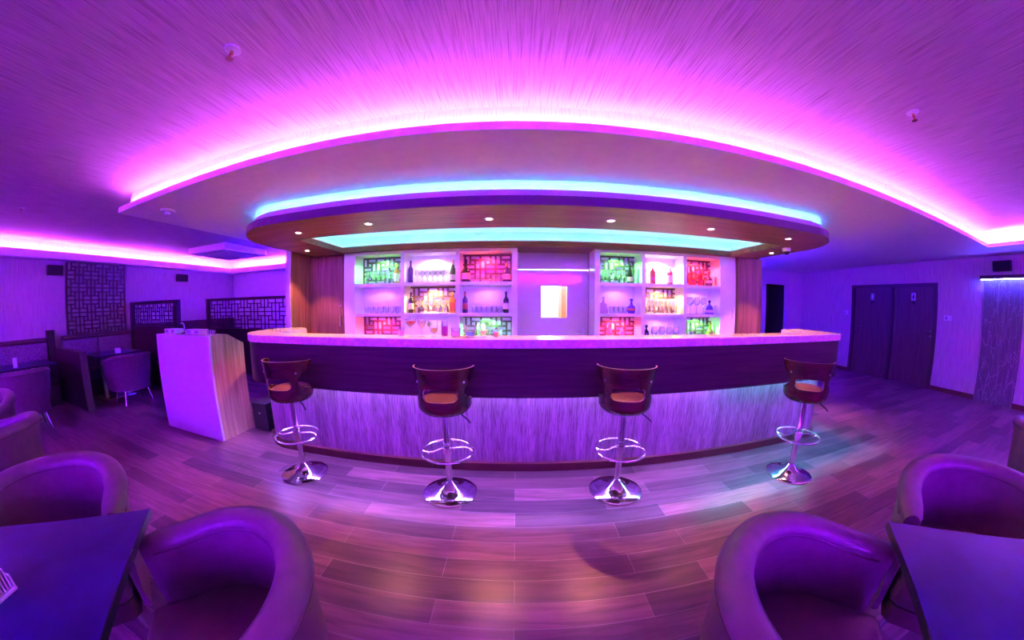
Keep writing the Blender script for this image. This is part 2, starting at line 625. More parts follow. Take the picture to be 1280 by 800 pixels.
# ------------------------------------------------------------------ the room shell
XL, XR, YB, YF = -7.75, 7.85, 6.15, -4.2
ZC, ZS = 2.65, 2.41
struct(MB().box(XL - 0.1, XR + 0.1, YF - 0.1, YB + 0.1, -0.1, 0).build('floor', M['floor']))
struct(MB().box(XL - 0.1, XR + 0.1, YF - 0.1, YB + 0.1, ZC, ZC + 0.1).build('ceiling', M['ceil']))
struct(MB().box(XL - 0.1, XL, YF - 0.1, YB + 0.1, 0, ZC).build('wall_left', M['paperX']))
struct(MB().box(XL, XR, YF - 0.1, YF, 0, ZC).build('wall_rear', M['paperX']))
# back wall with the dark doorway at its right
wb = MB()
for a in ((XL, 6.40, YB, YB + 0.1, 0, ZC), (6.40, 7.20, YB, YB + 0.1, 2.03, ZC), (7.20, XR, YB, YB + 0.1, 0, ZC)):
    wb.box(*a)
struct(wb.build('wall_back', M['smooth']))
# right wall with the opening of the two toilet doors
wr = MB()
for a in ((XR, XR + 0.1, YF - 0.1, 2.66, 0, ZC), (XR, XR + 0.1, 2.66, 4.62, 1.98, ZC), (XR, XR + 0.1, 4.62, YB + 0.1, 0, ZC)):
    wr.box(*a)
struct(wr.build('wall_right', M['paperX']))
# passage behind the dark doorway
pv = MB()
pv.box(6.30, 7.30, YB + 0.9, YB + 0.95, 0, 2.2)
pv.box(6.30, 6.36, YB + 0.1, YB + 0.9, 0, 2.2)
pv.box(7.24, 7.30, YB + 0.1, YB + 0.9, 0, 2.2)
pv.box(6.30, 7.30, YB + 0.1, YB + 0.95, 2.1, 2.2)
struct(pv.build('wall_passage', M['void']))
# skirting boards
struct(MB().box(XR - 0.015, XR, YF, 2.66, 0, 0.085).box(XR - 0.015, XR, 4.62, YB, 0, 0.085).build('baseboard_right', M['kick']))
struct(MB().box(XL, XL + 0.015, YF, YB, 0, 0.09).build('baseboard_left', M['kick']))
# brown dado on the back part of the left wall
struct(MB().box(XL, XL + 0.02, 3.35, YB, 0.09, 1.15).build('trim_1', M['lattice']))

# ---- dropped white ceiling over the bar, with its cove
slab = struct(MB().prism([(-3.88, 1.61), (6.87, 1.61), (6.87, YF), (XR, YF), (XR, YB), (-3.88, YB)], ZS + 0.022, ZC, mi=0).build('trim_2', M['cove']))
sl = MB().prism([(-3.88, 1.49), (6.75, 1.49), (6.75, YF), (XR, YF), (XR, YB), (-3.88, YB)], ZS, ZS + 0.022)
sl.wallstrip([(-3.88, 1.49), (6.75, 1.49), (6.75, YF)], 0.016, ZS + 0.022, ZS + 0.054)
sl.box(-3.895, -3.88, 1.61, YB, ZS, ZC).box(-3.895, -3.88, 1.49, 1.61, ZS, ZS + 0.054)
sl.build('soffit_board', M['white'], slab)
MB().box(-3.85, 6.77, 1.508, 1.518, ZS + 0.024, ZS + 0.034).box(6.768, 6.778, YF + 0.05, 1.506, ZS + 0.024, ZS + 0.034).build('led_strip', M['led_pink'], slab)
MB().box(-3.86, 6.77, 1.506, 1.520, ZS + 0.046, ZS + 0.049).build('led_hood', M['steel'], slab)  # added hood, out of sight, keeps direct light off the ceiling

# ---- pelmet with its cove along the left and back-left walls
pel = struct(MB().box(XL, -7.48, YF, YB, 2.335, 2.355).box(-7.48, -3.9, YB - 0.27, YB, 2.335, 2.355).build('trim_3', M['white']))
MB().box(-7.495, -7.48, YF, YB - 0.255, 2.355, 2.458).box(-7.48, -3.9, YB - 0.27, YB - 0.255, 2.355, 2.458).build('lip', M['white'], pel)
MB().box(-7.508, -7.498, YF + 0.3, YB - 0.3, 2.357, 2.367).box(-7.48, -3.95, YB - 0.252, YB - 0.242, 2.357, 2.367).build('led_strip', M['led_left'], pel)
MB().box(-7.521, -7.495, YF + 0.3, YB - 0.28, 2.381, 2.384).box(-7.49, -3.95, YB - 0.255, YB - 0.229, 2.381, 2.384).build('led_hood', M['steel'], pel)  # added hood, aims the strip at the wall instead of the ceiling
# ---- the same along the rear wall, out of view; its strips are added fill
pel2 = struct(MB().box(-7.48, 6.75, YF, YF + 0.27, 2.335, 2.355).build('trim_4', M['white']))
MB().box(-7.48, 6.75, YF + 0.255, YF + 0.27, 2.355, 2.435).build('lip', M['white'], pel2)
MB().box(-7.3, 6.6, YF + 0.205, YF + 0.22, 2.355, 2.365).build('led_strip', M['led_rear_fill'], pel2)  # strip added behind the camera to brighten the room
MB().box(-7.3, 6.6, YF + 0.20, YF + 0.215, 2.325, 2.334).build('fill_wash_strip', M['led_fill_wash'], pel2)  # added lamp, turns the unseen rear wall into a violet fill

# ---- the oval wooden soffit over the bar
ZR = 2.185
OX0, OX1, OY0, OY1 = -3.05, 3.72, 2.13, 4.3
def oval(d):
    return rrect(OX0 + d, OX1 - d, OY0 + d, OY1 - min(d, 0.1), (0.85 - d, 0.75 - d, 0.35, 0.35), 14)
hole = [(-2.46, 2.80), (3.2, 2.80), (3.2, 3.78), (-2.46, 3.78)]
hole2 = [(-2.58, 2.68), (3.32, 2.68), (3.32, 3.9), (-2.58, 3.9)]
ring = struct(MB().ringprism(oval(0), hole, ZR, ZR + 0.07).build('trim_5', M['wood_soffit']))
MB().wallstrip(oval(0), -0.004, ZR - 0.003, ZR + 0.072, True).build('fascia', M['fascia'], ring)
MB().wallstrip(oval(0.07), 0.015, ZR + 0.07, ZR + 0.147, True).build('lip', M['ceil'], ring)
MB().ringprism(oval(0.17), hole2, ZR + 0.07, ZS).build('upstand', M['white'], ring)
MB().wallstrip(hole, -0.014, ZR + 0.07, ZR + 0.085, True).build('recess_lip', M['white'], ring)
MB().wallstrip([p for p in oval(0.09) if p[1] < 4.0], 0.010, ZR + 0.072, ZR + 0.082).build('led_strip', M['led_ring'], ring)
MB().box(-2.53, 3.27, 3.845, 3.86, ZR + 0.071, ZR + 0.08).box(-2.535, -2.52, 2.75, 3.84, ZR + 0.071, ZR + 0.08).box(3.26, 3.275, 2.75, 3.84, ZR + 0.071, ZR + 0.08).build('recess_led_strip', M['led_recess'], ring)

# ---- walls of the bar back, with the kitchen behind
bb = MB()
bb.box(-3.20, -3.12, 3.46, YB, 0, ZS)              # left cheek
struct(bb.build('wall_bar_left', M['wood_col']))
struct(MB().box(-3.12, -2.48, 3.93, 3.99, 0, ZR).build('wall_niche', M['wood_col']))
struct(MB().box(-3.21, -3.2, 3.46, YB, 0, ZS).box(-3.21, -3.12, 3.45, 3.46, 0, ZS).build('trim_6', M['smooth']))
struct(MB().box(3.36, 3.86, 3.80, 3.86, 0, ZR).box(3.80, 3.86, 3.86, YB, 0, ZS).build('wall_bar_right', M['wood_col']))
sb = struct(MB().box(3.86, 3.88, 3.95, 6.0, 2.02, 2.05).build('trim_10', M['steel']))  # hidden side of the bar block; strip added to turn the back right blue
MB().box(3.861, 3.879, 4.0, 5.95, 2.05, 2.058).build('led_strip', M['led_side'], sb)
sb2 = struct(MB().box(-3.23, -3.21, 4.0, 5.8, 2.02, 2.05).build('trim_11', M['steel']))  # same added strip on the hidden left side
MB().box(-3.229, -3.212, 4.05, 5.75, 2.05, 2.058).build('led_strip', M['led_side'], sb2)
kb = MB()
kb.box(-3.12, -0.02, 4.17, 4.25, 0, ZS).box(1.12, 3.80, 4.17, 4.25, 0, ZS)
kb.box(-0.02, 0.04, 4.17, 4.32, 0, ZS).box(1.06, 1.12, 4.17, 4.32, 0, ZS)
kb.box(0.04, 1.06, 4.26, 4.32, 2.08, ZS)
struct(kb.build('wall_bar_back', M['shelf_gloss']))
# the bright kitchen seen through the pane
kn = MB()
kn.box(-0.9, 2.2, 5.6, 5.65, 0, 2.4).box(-0.9, -0.85, 4.33, 5.6, 0, 2.4).box(2.15, 2.2, 4.33, 5.6, 0, 2.4).box(-0.9, 2.2, 4.33, 5.65, 2.36, 2.4)
kroom = struct(kn.build('wall_kitchen', M['white']))
MB().box(0.1, 1.1, 4.75, 5.15, 2.31, 2.36, 0.01).box(0.12, 1.08, 4.77, 5.13, 2.304, 2.31).build('light_panel', emit('kitchen lamp', (1, 0.95, 0.85), 60), kroom)
kc = thing('cupboard', 'red kitchen cupboard with a white door seen through the pane of the bar door', 'cupboard', (1.02, 5.3, 0))
MB().box(-0.2, 0.35, -0.1, 0.28, 0, 2.0, 0.01).build('body', M['red'], kc)
MB().box(-0.1, 0.33, -0.115, -0.1, 0.05, 1.62, 0.004).build('door', M['paper'], kc)

# ---- kitchen door in the bar back
def hinged_door():
    mb = MB()
    perforated(mb, 1.02, 1.93, [(0.33, 0.71, 1.24, 1.70)], 0.04, 0.04, 0.0, 4.24)
    mb.box(0.04, 1.06, 4.232, 4.28, 1.945, 2.08)
    return mb
d1 = struct(hinged_door().build('door_1', M['shelf_gloss']))
MB().box(0.37, 0.75, 4.257, 4.262, 1.24, 1.70).build('pane', M['pane'], d1)
h = MB().box(0.985, 1.015, 4.228, 4.24, 0.93, 1.08, 0.004)
h.tube([(1.0, 4.23, 1.03), (1.0, 4.185, 1.03), (0.87, 4.18, 1.03)], 0.009)
h.build('handle', M['steel'], d1, 40)

# ---- the two toilet doors on the right wall
def toilet_door(name, y0, y1, hy, person):
    """hy = y of the lever, y0 < y1"""
    d = struct(MB().box(XR + 0.035, XR + 0.075, y0, y1, 0.005, 1.93).build(name, M['wood_door']))
    s = 1 if hy < (y0 + y1) / 2 else -1
    hb = MB().box(XR + 0.025, XR + 0.035, hy - 0.022, hy + 0.022, 1.055, 1.10, 0.004)
    hb.box(XR + 0.025, XR + 0.035, hy - 0.02, hy + 0.02, 0.965, 1.005, 0.004)
    hb.tube([(XR + 0.03, hy, 1.078), (XR - 0.02, hy, 1.078), (XR - 0.022, hy + s * 0.11, 1.078)], 0.009)
    hb.build('handle', M['chrome'], d, 40)
    yc = (y0 + y1) / 2
    MB().box(XR + 0.029, XR + 0.035, yc - 0.045, yc + 0.045, 1.665, 1.815).build('sign_plate', M['plastic'] if person else M['grey'], d)
    MB().box(XR + 0.02, XR + 0.035, yc - 0.035, yc + 0.035, 1.595, 1.645, 0.004).build('plate', M['black'], d)
    fg = MB()
    fg.lathe([(0, -0.002), (0.013, -0.002), (0.013, 0.002), (0, 0.002)], 16)
    fg.xform(Matrix.Translation((XR + 0.028, yc, 1.788)) @ Matrix.Rotation(PI / 2, 4, 'Y'))
    if person:      # woman: flared dress and legs
        fg.prism_x([(yc - 0.012, 1.772), (yc + 0.012, 1.772), (yc + 0.028, 1.712), (yc - 0.028, 1.712)], XR + 0.026, XR + 0.030)
    else:
        fg.prism_x([(yc - 0.022, 1.772), (yc + 0.022, 1.772), (yc + 0.016, 1.715), (yc - 0.016, 1.715)], XR + 0.026, XR + 0.030)
    fg.box(XR + 0.026, XR + 0.030, yc - 0.012, yc - 0.003, 1.677, 1.714).box(XR + 0.026, XR + 0.030, yc + 0.003, yc + 0.012, 1.677, 1.714)
    fg.build('pictogram', M['black'] if person else M['plastic'], d)
    return d
toilet_door('door_2', 3.66, 4.55, 4.44, False)
toilet_door('door_3', 2.73, 3.60, 2.79, True)
df = MB()
for a in ((2.66, 2.73), (3.60, 3.66), (4.55, 4.62)):
    df.box(XR - 0.012, XR + 0.1, a[0], a[1], 0, 1.93)
df.box(XR - 0.012, XR + 0.1, 2.66, 4.62, 1.93, 2.0)
struct(df.build('trim_7', M['wood_frame']))
struct(MB().box(XR + 0.1, XR + 0.12, 2.6, 4.7, 0, 2.05).build('wall_toilets', M['void']))

# ---- straw-patterned panel with its lit ledge at the right wall
sp = struct(MB().box(XR - 0.03, XR, 1.17, 1.82, 0.0, 2.03).build('trim_8', M['straw']))
led = struct(MB().box(XR - 0.14, XR, -0.6, 1.86, 2.03, 2.09).build('trim_9', M['wood_frame']))
MB().box(XR - 0.134, XR - 0.130, -0.55, 1.84, 2.02, 2.029).build('led_strip', M['led_blue'], led)

# ------------------------------------------------------------------ bar
def bar_path(off, back=3.0):
    """outline of the bar front in plan, left end to right end"""
    x0, x1, y0 = -2.73 - off * 0.6, 3.46 + off * 0.6, 2.33 - off
    r = 0.42 + off * 0.6
    pts = [(x0, back)]
    for i in range(13):
        a = PI + 0.5 * PI * i / 12
        pts.append((x0 + r + r * math.cos(a), y0 + r + r * math.sin(a)))
    r2 = 0.12 + off * 0.3
    for i in range(9):
        a = 1.5 * PI + 0.5 * PI * i / 8
        pts.append((x1 - r2 + r2 * math.cos(a), y0 + r2 + r2 * math.sin(a)))
    pts.append((x1, back))
    return pts
bar = thing('bar_counter', 'long U-shaped bar with dark wood upper front and pale lit base', 'bar', (0, 0, 0))
MB().wallstrip(bar_path(0.0), 0.06, 0, 0.90).build('base_panel', M['wood_pale'], bar, 30)
MB().wallstrip(bar_path(0.17), 0.02, 0.725, 1.113).build('front_panel', M['wood_dark'], bar, 30)
MB().wallstrip(bar_path(0.148), 0.14, 0.885, 0.90).build('panel_underside', M['wood_dark'], bar, 30)
MB().wallstrip(bar_path(0.035), 0.035, 0, 0.075).build('kick_rail', M['kick'], bar, 30)
bp = bar_path(0.038)
left_led = [p for p in bp if p[0] < 1.9]
left_led.append((1.9, left_led[-1][1]))
right_led = [(1.93, 2.292)] + [p for p in bp if p[0] > 1.93]
MB().wallstrip(left_led, 0.014, 0.868, 0.88).build('led_strip', M['led_bar'], bar)
MB().wallstrip(right_led, 0.014, 0.868, 0.88).build('led_strip', M['led_bar_right'], bar)
# back of the bar: low work counter behind
MB().box(-2.3, 3.0, 2.42, 2.46, 0, 1.112).build('rear_panel', M['lam_white'], bar)
ct_out = bar_path(0.19, 2.86)
inner = [(3.20, 2.80), (3.08, 2.41), (-2.38, 2.41), (-2.40, 2.92)]
top = thing('bar_worktop', 'polished pale stone worktop running round the bar', 'worktop', (0, 0, 0))
MB().prism(ct_out + inner + [(-2.55, 3.06), (-2.76, 3.0)], 1.115, 1.18, bevel=0.008).build('stone_top', M['stone'], top, 40)

# ------------------------------------------------------------------ bar stools
def make_stool(label):
    t = thing('bar_stool', label, 'stool', (0, 0, 0), 0, 'bar stools along the bar')
    MB().lathe([(0, 0), (0.205, 0), (0.207, 0.006), (0.195, 0.014), (0.15, 0.024), (0.10, 0.038), (0.06, 0.062), (0.036, 0.092), (0.03, 0.10), (0, 0.10)], 48).build('base', M['chrome'], t, 50)
    MB().lathe([(0, 0.095), (0.024, 0.095), (0.024, 0.42), (0.030, 0.425), (0.030, 0.45), (0.027, 0.455), (0.027, 0.70), (0, 0.70)], 24).build('pole', M['chrome'], t, 40)
    fr = MB()
    fr.tube([(0.19 * math.cos(2 * PI * i / 48), 0.19 * math.sin(2 * PI * i / 48), 0.365) for i in range(48)], 0.0085, 8, True)
    for sgn in (0, PI):
        p = []
        for i in range(9):
            u = i / 8
            a = sgn + 0.75 * math.sin(u * PI) * 0.55
            r = 0.03 + 0.158 * u
            p.append((r * math.cos(a), r * math.sin(a), 0.385 - 0.02 * u))
        fr.tube(p, 0.007, 8)
    fr.lathe([(0.03, 0.35), (0.037, 0.35), (0.037, 0.40), (0.03, 0.40)], 20)
    fr.build('footrest', M['chrome'], t, 50)
    MB().tube([(0.03, -0.02, 0.70), (0.12, -0.06, 0.685), (0.17, -0.09, 0.655), (0.19, -0.10, 0.635)], 0.006, 8).build('lever', M['black'], t, 40)
    MB().lathe([(0, 0.695), (0.09, 0.695), (0.165, 0.715), (0.172, 0.735), (0.172, 0.76), (0.162, 0.785), (0.12, 0.80), (0, 0.803)], 40).build('seat', M['seat'], t, 50)
    # bent plywood shell: sides narrow to a waist, with a slot across the back
    mb = MB()
    NA, NV = 96, 60
    Z0, Z1 = 0.695, 1.03
    def half(v):
        k = [(0, 104), (0.2, 106), (0.27, 98), (0.36, 70), (0.45, 55), (0.55, 53), (0.65, 60), (0.8, 78), (0.93, 92), (1.0, 92)]
        for (a, x), (b, y) in zip(k, k[1:]):
            if v <= b:
                u = (v - a) / (b - a)
                u = u * u * (3 - 2 * u)
                return math.radians(x + (y - x) * u)
        return math.radians(92)
    vs = {}
    def V(i, j, side):
        k = (i, j, side)
        if k not in vs:
            v = j / NV
            a = (2 * i / NA - 1) * half(v)
            r = 0.188 + 0.012 * v + 0.03 * max(0, v - 0.5) - (0.011 if side else 0)
            if v < 0.15:
                r -= 0.03 * (1 - v / 0.15) ** 2
            z = Z0 + (Z1 - Z0) * v - 0.012 * (1 - math.cos(a)) * max(0, v - 0.6) * 2
            vs[k] = mb.bm.verts.new((r * math.sin(a), -r * math.cos(a), z))
        return vs[k]
    def on(i, j):
        if not (0 <= i < NA and 0 <= j < NV):
            return False
        v = (j + 0.5) / NV
        a = (2 * (i + 0.5) / NA - 1) * half(v)
        return abs(a / math.radians(37)) ** 4 + abs((v - 0.46) / 0.135) ** 4 > 1
    for i in range(NA):
        for j in range(NV):
            if not on(i, j):
                continue
            mb.bm.faces.new((V(i, j, 0), V(i + 1, j, 0), V(i + 1, j + 1, 0), V(i, j + 1, 0)))
            mb.bm.faces.new((V(i, j, 1), V(i, j + 1, 1), V(i + 1, j + 1, 1), V(i + 1, j, 1)))
            for di, dj, q in ((-1, 0, ((0, 0), (0, 1))), (1, 0, ((1, 0), (1, 1))), (0, -1, ((0, 0), (1, 0))), (0, 1, ((0, 1), (1, 1)))):
                if not on(i + di, j + dj):
                    (a, b), (c, d) = q
                    f = mb.bm.faces.new((V(i + a, j + b, 0), V(i + c, j + d, 0), V(i + c, j + d, 1), V(i + a, j + b, 1)))
                    f.material_index = 1
    mb.build('backrest', [M['ply'], M['ply_edge']], t, 50)
    for sx in (-1, 1):
        a = sx * math.radians(50)
        MB().lathe([(0, 0), (0.009, 0), (0.007, 0.004), (0, 0.005)], 12).xform(
            Matrix.Translation((0.2035 * math.sin(a), -0.2035 * math.cos(a), 0.935)) @ Matrix.Rotation(a, 4, 'Z') @ Matrix.Rotation(PI / 2, 4, 'X')).build('bolt', M['steel'], t, 40)
    return t
stool = make_stool('bar stool with curved plywood back before the left end of the bar')
for i, (x, y, a, lb) in enumerate(((-1.83, 1.965, 6, None),
        (-0.50, 1.97, 3, 'bar stool with curved plywood back, second from the left along the bar'),
        (0.79, 1.97, -15, 'bar stool with curved plywood back, third from the left along the bar'),
        (2.42, 1.78, -44, 'bar stool with red-brown plywood back before the right end of the bar'))):
    if i == 0:
        stool.location = (x, y, 0); stool.rotation_euler = (0, 0, math.radians(a))
    else:
        dup(stool, (x, y, 0), math.radians(a), lb)

# ------------------------------------------------------------------ back-bar shelf units
YS, YK = 3.85, 4.13
ZA, ZB, ZT = 1.735, 1.315, 2.14
def shelf_unit(label, xs, outer, lat):
    """xs = list of (x0,x1) cell spans left to right; outer = (x0,x1) whole unit"""
    t = thing('shelf_unit', label, 'shelf', (0, 0, 0), 0, None)
    fr = MB()
    edges = [outer[0]] + [v for c in xs for v in c] + [outer[1]]
    for k in range(0, len(edges), 2):
        fr.box(edges[k], edges[k + 1], YS, YK, 0.0, ZR - 0.004)
    fr.build('upright', M['shelf_white'], t)
    x0, x1 = xs[0][0], xs[-1][1]
    for z, nm in ((ZA, 'shelf_board'), (ZB, 'shelf_board'), (0.88, 'shelf_board')):
        for c in xs:
            MB().box(c[0], c[1], YS + 0.002, YK, z - 0.042, z).build(nm, M['shelf_white'], t)
    for c in xs:
        MB().box(c[0], c[1], YS + 0.004, YK, ZT, ZR - 0.004).build('top_board', M['shelf_white'], t)
    MB().box(x0, x1, YK, YK + 0.02, 0, ZR - 0.004).build('back_board', M['shelf_white'], t)
    MB().box(x0, x1, YS + 0.03, YS + 0.05, 0, 0.838).build('cupboard_front', M['shelf_white'], t)
    for (ci, row, ox) in lat:
        a, b = xs[ci]
        z0, z1 = ((ZA, ZT), (ZB, ZA - 0.042), (0.88, ZB - 0.042))[row]
        ww, hh = b - a - 0.004, z1 - z0 - 0.004
        mb = MB()
        perforated(mb, ww, hh, pinwheel(ww, hh, 0.072, 0.066, 0.026, ox, hh - 0.066 * 6 - 0.012), 0.016, a + 0.002, z0 + 0.002, YK - 0.03)
        mb.build('lattice_backing', M['lattice'], t)
    return t
LX = [(-2.29, -1.575), (-1.52, -0.80), (-0.745, -0.05)]
RX = [(1.135, 1.735), (1.79, 2.40), (2.455, 3.05)]
lat5 = [(0, 0, .0), (2, 0, .03), (1, 1, .05), (0, 2, .02), (2, 2, .04)]
ul = shelf_unit('white open back-bar shelf unit on the left of the bar door', LX, (-2.47, 0.025), lat5)
ur = shelf_unit('white open back-bar shelf unit on the right of the bar door', RX, (1.06, 3.35), lat5)
# cabinet pulls: on the wooden niche door at the left and on the white end panel at the right
nd = thing('cupboard', 'tall brown wooden cupboard door in the niche left of the shelves', 'cupboard', (-2.82, 3.925, 0))
MB().box(-0.30, 0.30, -0.02, 0.0, 0.06, 2.17, 0.003).build('door', M['wood_col'], nd)
MB().tube([(0.255, -0.02, 1.13), (0.255, -0.05, 1.14), (0.255, -0.05, 1.28), (0.255, -0.02, 1.29)], 0.007).build('handle', M['steel'], nd, 40)
MB().lathe([(0, 0), (0.008, 0), (0.008, 0.003), (0, 0.004)], 12).xform(Matrix.Translation((0.255, -0.0205, 1.43)) @ Matrix.Rotation(PI / 2, 4, 'X')).build('keyhole', M['steel'], nd, 40)
MB().tube([(3.27, YS - 0.001, 1.25), (3.27, YS - 0.035, 1.26), (3.27, YS - 0.035, 1.38), (3.27, YS - 0.001, 1.39)], 0.007).build('handle', M['steel'], ur, 40)

# shelf spot lamps, each throwing its own colour
COLS = {'g': (0.12, 1.0, 0.12), 'r': (1.0, 0.06, 0.10), 'w': (0.85, 0.62, 1.0), 'p': (0.32, 0.14, 1.0), 'o': (1.0, 0.52, 0.14)}
NAMES = {'g': 'green', 'r': 'red', 'w': 'white', 'p': 'violet', 'o': 'amber'}
GRID = [['g', 'w', 'r'], ['p', 'o', 'p'], ['r', 'p', 'g']]
PW = {'g': 52, 'r': 52, 'w': 22, 'p': 10, 'o': 55}
rown = ('top', 'middle', 'bottom')
coln = ('left', 'centre', 'right')
lens_m = {k: emit('shelf lamp ' + NAMES[k], [min(1, c + 0.25) for c in COLS[k]], 14) for k in COLS}
for un, cells in (('left', LX), ('right', RX)):
    for ri in range(3):
        for ci in range(3):
            k = GRID[ri][ci]
            a, b = cells[ci]
            z = (ZT, ZA - 0.042, ZB - 0.042)[ri]
            x = (a + b) / 2
            z -= 0.001
            t = thing('shelf_lamp', '%s recessed spot lamp in the %s %s cell of the %s shelf unit' % (NAMES[k], rown[ri], coln[ci], un), 'lamp',
                      (x, YS + 0.13, z), 0, 'recessed shelf lamps')
            MB().lathe([(0.014, 0), (0.024, 0), (0.022, -0.004), (0.014, -0.004)], 20).build('trim_ring', M['steel'], t, 40)
            MB().lathe([(0, -0.002), (0.014, -0.002), (0.014, -0.001), (0, -0.001)], 16).build('lens', lens_m[k], t)
            spot('beam', t, (0, 0, -0.012), COLS[k], PW[k], 2.7, 0.5, 0.012)

# ------------------------------------------------------------------ bottles
def bottle(name, label, loc, kind, body, lab=None, cap=None, h=0.3, lz=None, group='bottles on the back-bar shelves'):
    t = thing(name, label, 'bottle', loc, 0, group)
    if kind == 'wine':
        p = [(0, 0), (0.036, 0), (0.038, 0.006), (0.038, 0.6 * h), (0.034, 0.66 * h), (0.018, 0.74 * h), (0.0135, 0.80 * h), (0.0135, 0.97 * h), (0.016, 0.975 * h), (0.016, h), (0, h)]
        R, l0, l1, ct = 0.0388, 0.18 * h, 0.46 * h, 0.80 * h
    elif kind == 'champagne':
        p = [(0, 0), (0.040, 0), (0.043, 0.01), (0.043, 0.42 * h), (0.036, 0.58 * h), (0.02, 0.76 * h), (0.015, 0.84 * h), (0.015, h), (0, h)]
        R, l0, l1, ct = 0.0438, 0.1 * h, 0.34 * h, 0.70 * h
    elif kind == 'broad':
        p = [(0, 0), (0.056, 0), (0.06, 0.01), (0.06, 0.46 * h), (0.052, 0.55 * h), (0.025, 0.63 * h), (0.017, 0.68 * h), (0.017, h), (0, h)]
        R, l0, l1, ct = 0.0608, 0.12 * h, 0.40 * h, 0.80 * h
    elif kind == 'tall':
        p = [(0, 0), (0.036, 0), (0.039, 0.01), (0.041, 0.62 * h), (0.03, 0.72 * h), (0.013, 0.77 * h), (0.012, 0.84 * h), (0, 0.84 * h)]
        R, l0, l1, ct = 0.0412, 0.1 * h, 0.5 * h, 0.82 * h
    elif kind == 'decanter':
        p = [(0, 0), (0.045, 0), (0.055, 0.1 * h), (0.06, 0.28 * h), (0.055, 0.45 * h), (0.03, 0.58 * h), (0.017, 0.63 * h), (0.017, 0.78 * h), (0, 0.78 * h)]
        R, l0, l1, ct = 0.0606, 0.2 * h, 0.36 * h, 0.78 * h
    elif kind == 'cone':
        p = [(0, 0), (0.066, 0), (0.07, 0.02), (0.062, 0.25 * h), (0.048, 0.5 * h), (0.035, 0.6 * h), (0.016, 0.66 * h), (0.016, 0.76 * h), (0, 0.76 * h)]
        R, l0, l1, ct = 0.066, 0.1 * h, 0.3 * h, 0.74 * h
    MB().lathe(p, 24).build('glass_body', body, t, 50)
    if lab:
        r0 = [r for r, z in p if abs(z - l0) < 0.2 * h]
        def rad(z):
            for (a, b), (c, d) in zip(p, p[1:]):
                if b <= z <= d and d > b:
                    return a + (c - a) * (z - b) / (d - b)
            return R
        MB().lathe([(rad(l0) + 0.0008, l0), (rad((l0 + l1) / 2) + 0.0008, (l0 + l1) / 2), (rad(l1) + 0.0008, l1)], 24).build('label', lab, t, 50)
    if cap:
        if kind in ('tall', 'decanter', 'cone'):
            MB().lathe([(0, ct - 0.004), (0.012, ct - 0.004), (0.012, ct + 0.01), (0.02, ct + 0.02), (0.024, ct + 0.035), (0.018, ct + 0.05), (0, ct + 0.055)], 16).build('stopper', cap, t, 50)
        else:
            rr = 0.0142 if kind == 'wine' else 0.0178
            if kind == 'champagne':
                MB().lathe([(0.022, 0.70 * h), (0.0185, 0.78 * h), (0.016, 0.85 * h), (0.016, h + 0.002), (0, h + 0.003)], 20).build('foil', cap, t, 50)
            else:
                MB().lathe([(rr, ct), (rr, h + 0.001), (0, h + 0.003)], 20).build('cap', cap, t, 40)
    return t
def bg(name, col, rough=0.12):
    return plain(name, col, rough, noise=0.05, coat=0.6)
B_DARK = bg('dark bottle glass', (0.018, 0.010, 0.022))
B_PLUM = bg('plum bottle glass', (0.07, 0.02, 0.12))
B_GREEN = bg('olive bottle glass', (0.10, 0.11, 0.03))
B_AMBER = bg('amber bottle glass', (0.55, 0.24, 0.05))
B_RED = bg('red bottle glass', (0.62, 0.05, 0.06))
B_BLUE = bg('blue violet bottle glass', (0.14, 0.05, 0.42))
B_BROWN = bg('brown bottle glass', (0.20, 0.07, 0.03))
B_PINK = bg('rose bottle glass', (0.62, 0.30, 0.42))
CREAM = plain('cream label', (0.72, 0.60, 0.42), 0.6)
PINKL = plain('rose label', (0.75, 0.42, 0.44), 0.6)
GOLD = plain('gold foil', (0.72, 0.50, 0.18), 0.3, 0.6)
ORANGE = plain('orange cap', (0.80, 0.25, 0.08), 0.4)
REDL = plain('red label', (0.55, 0.08, 0.07), 0.5)
YB_ = 3.97
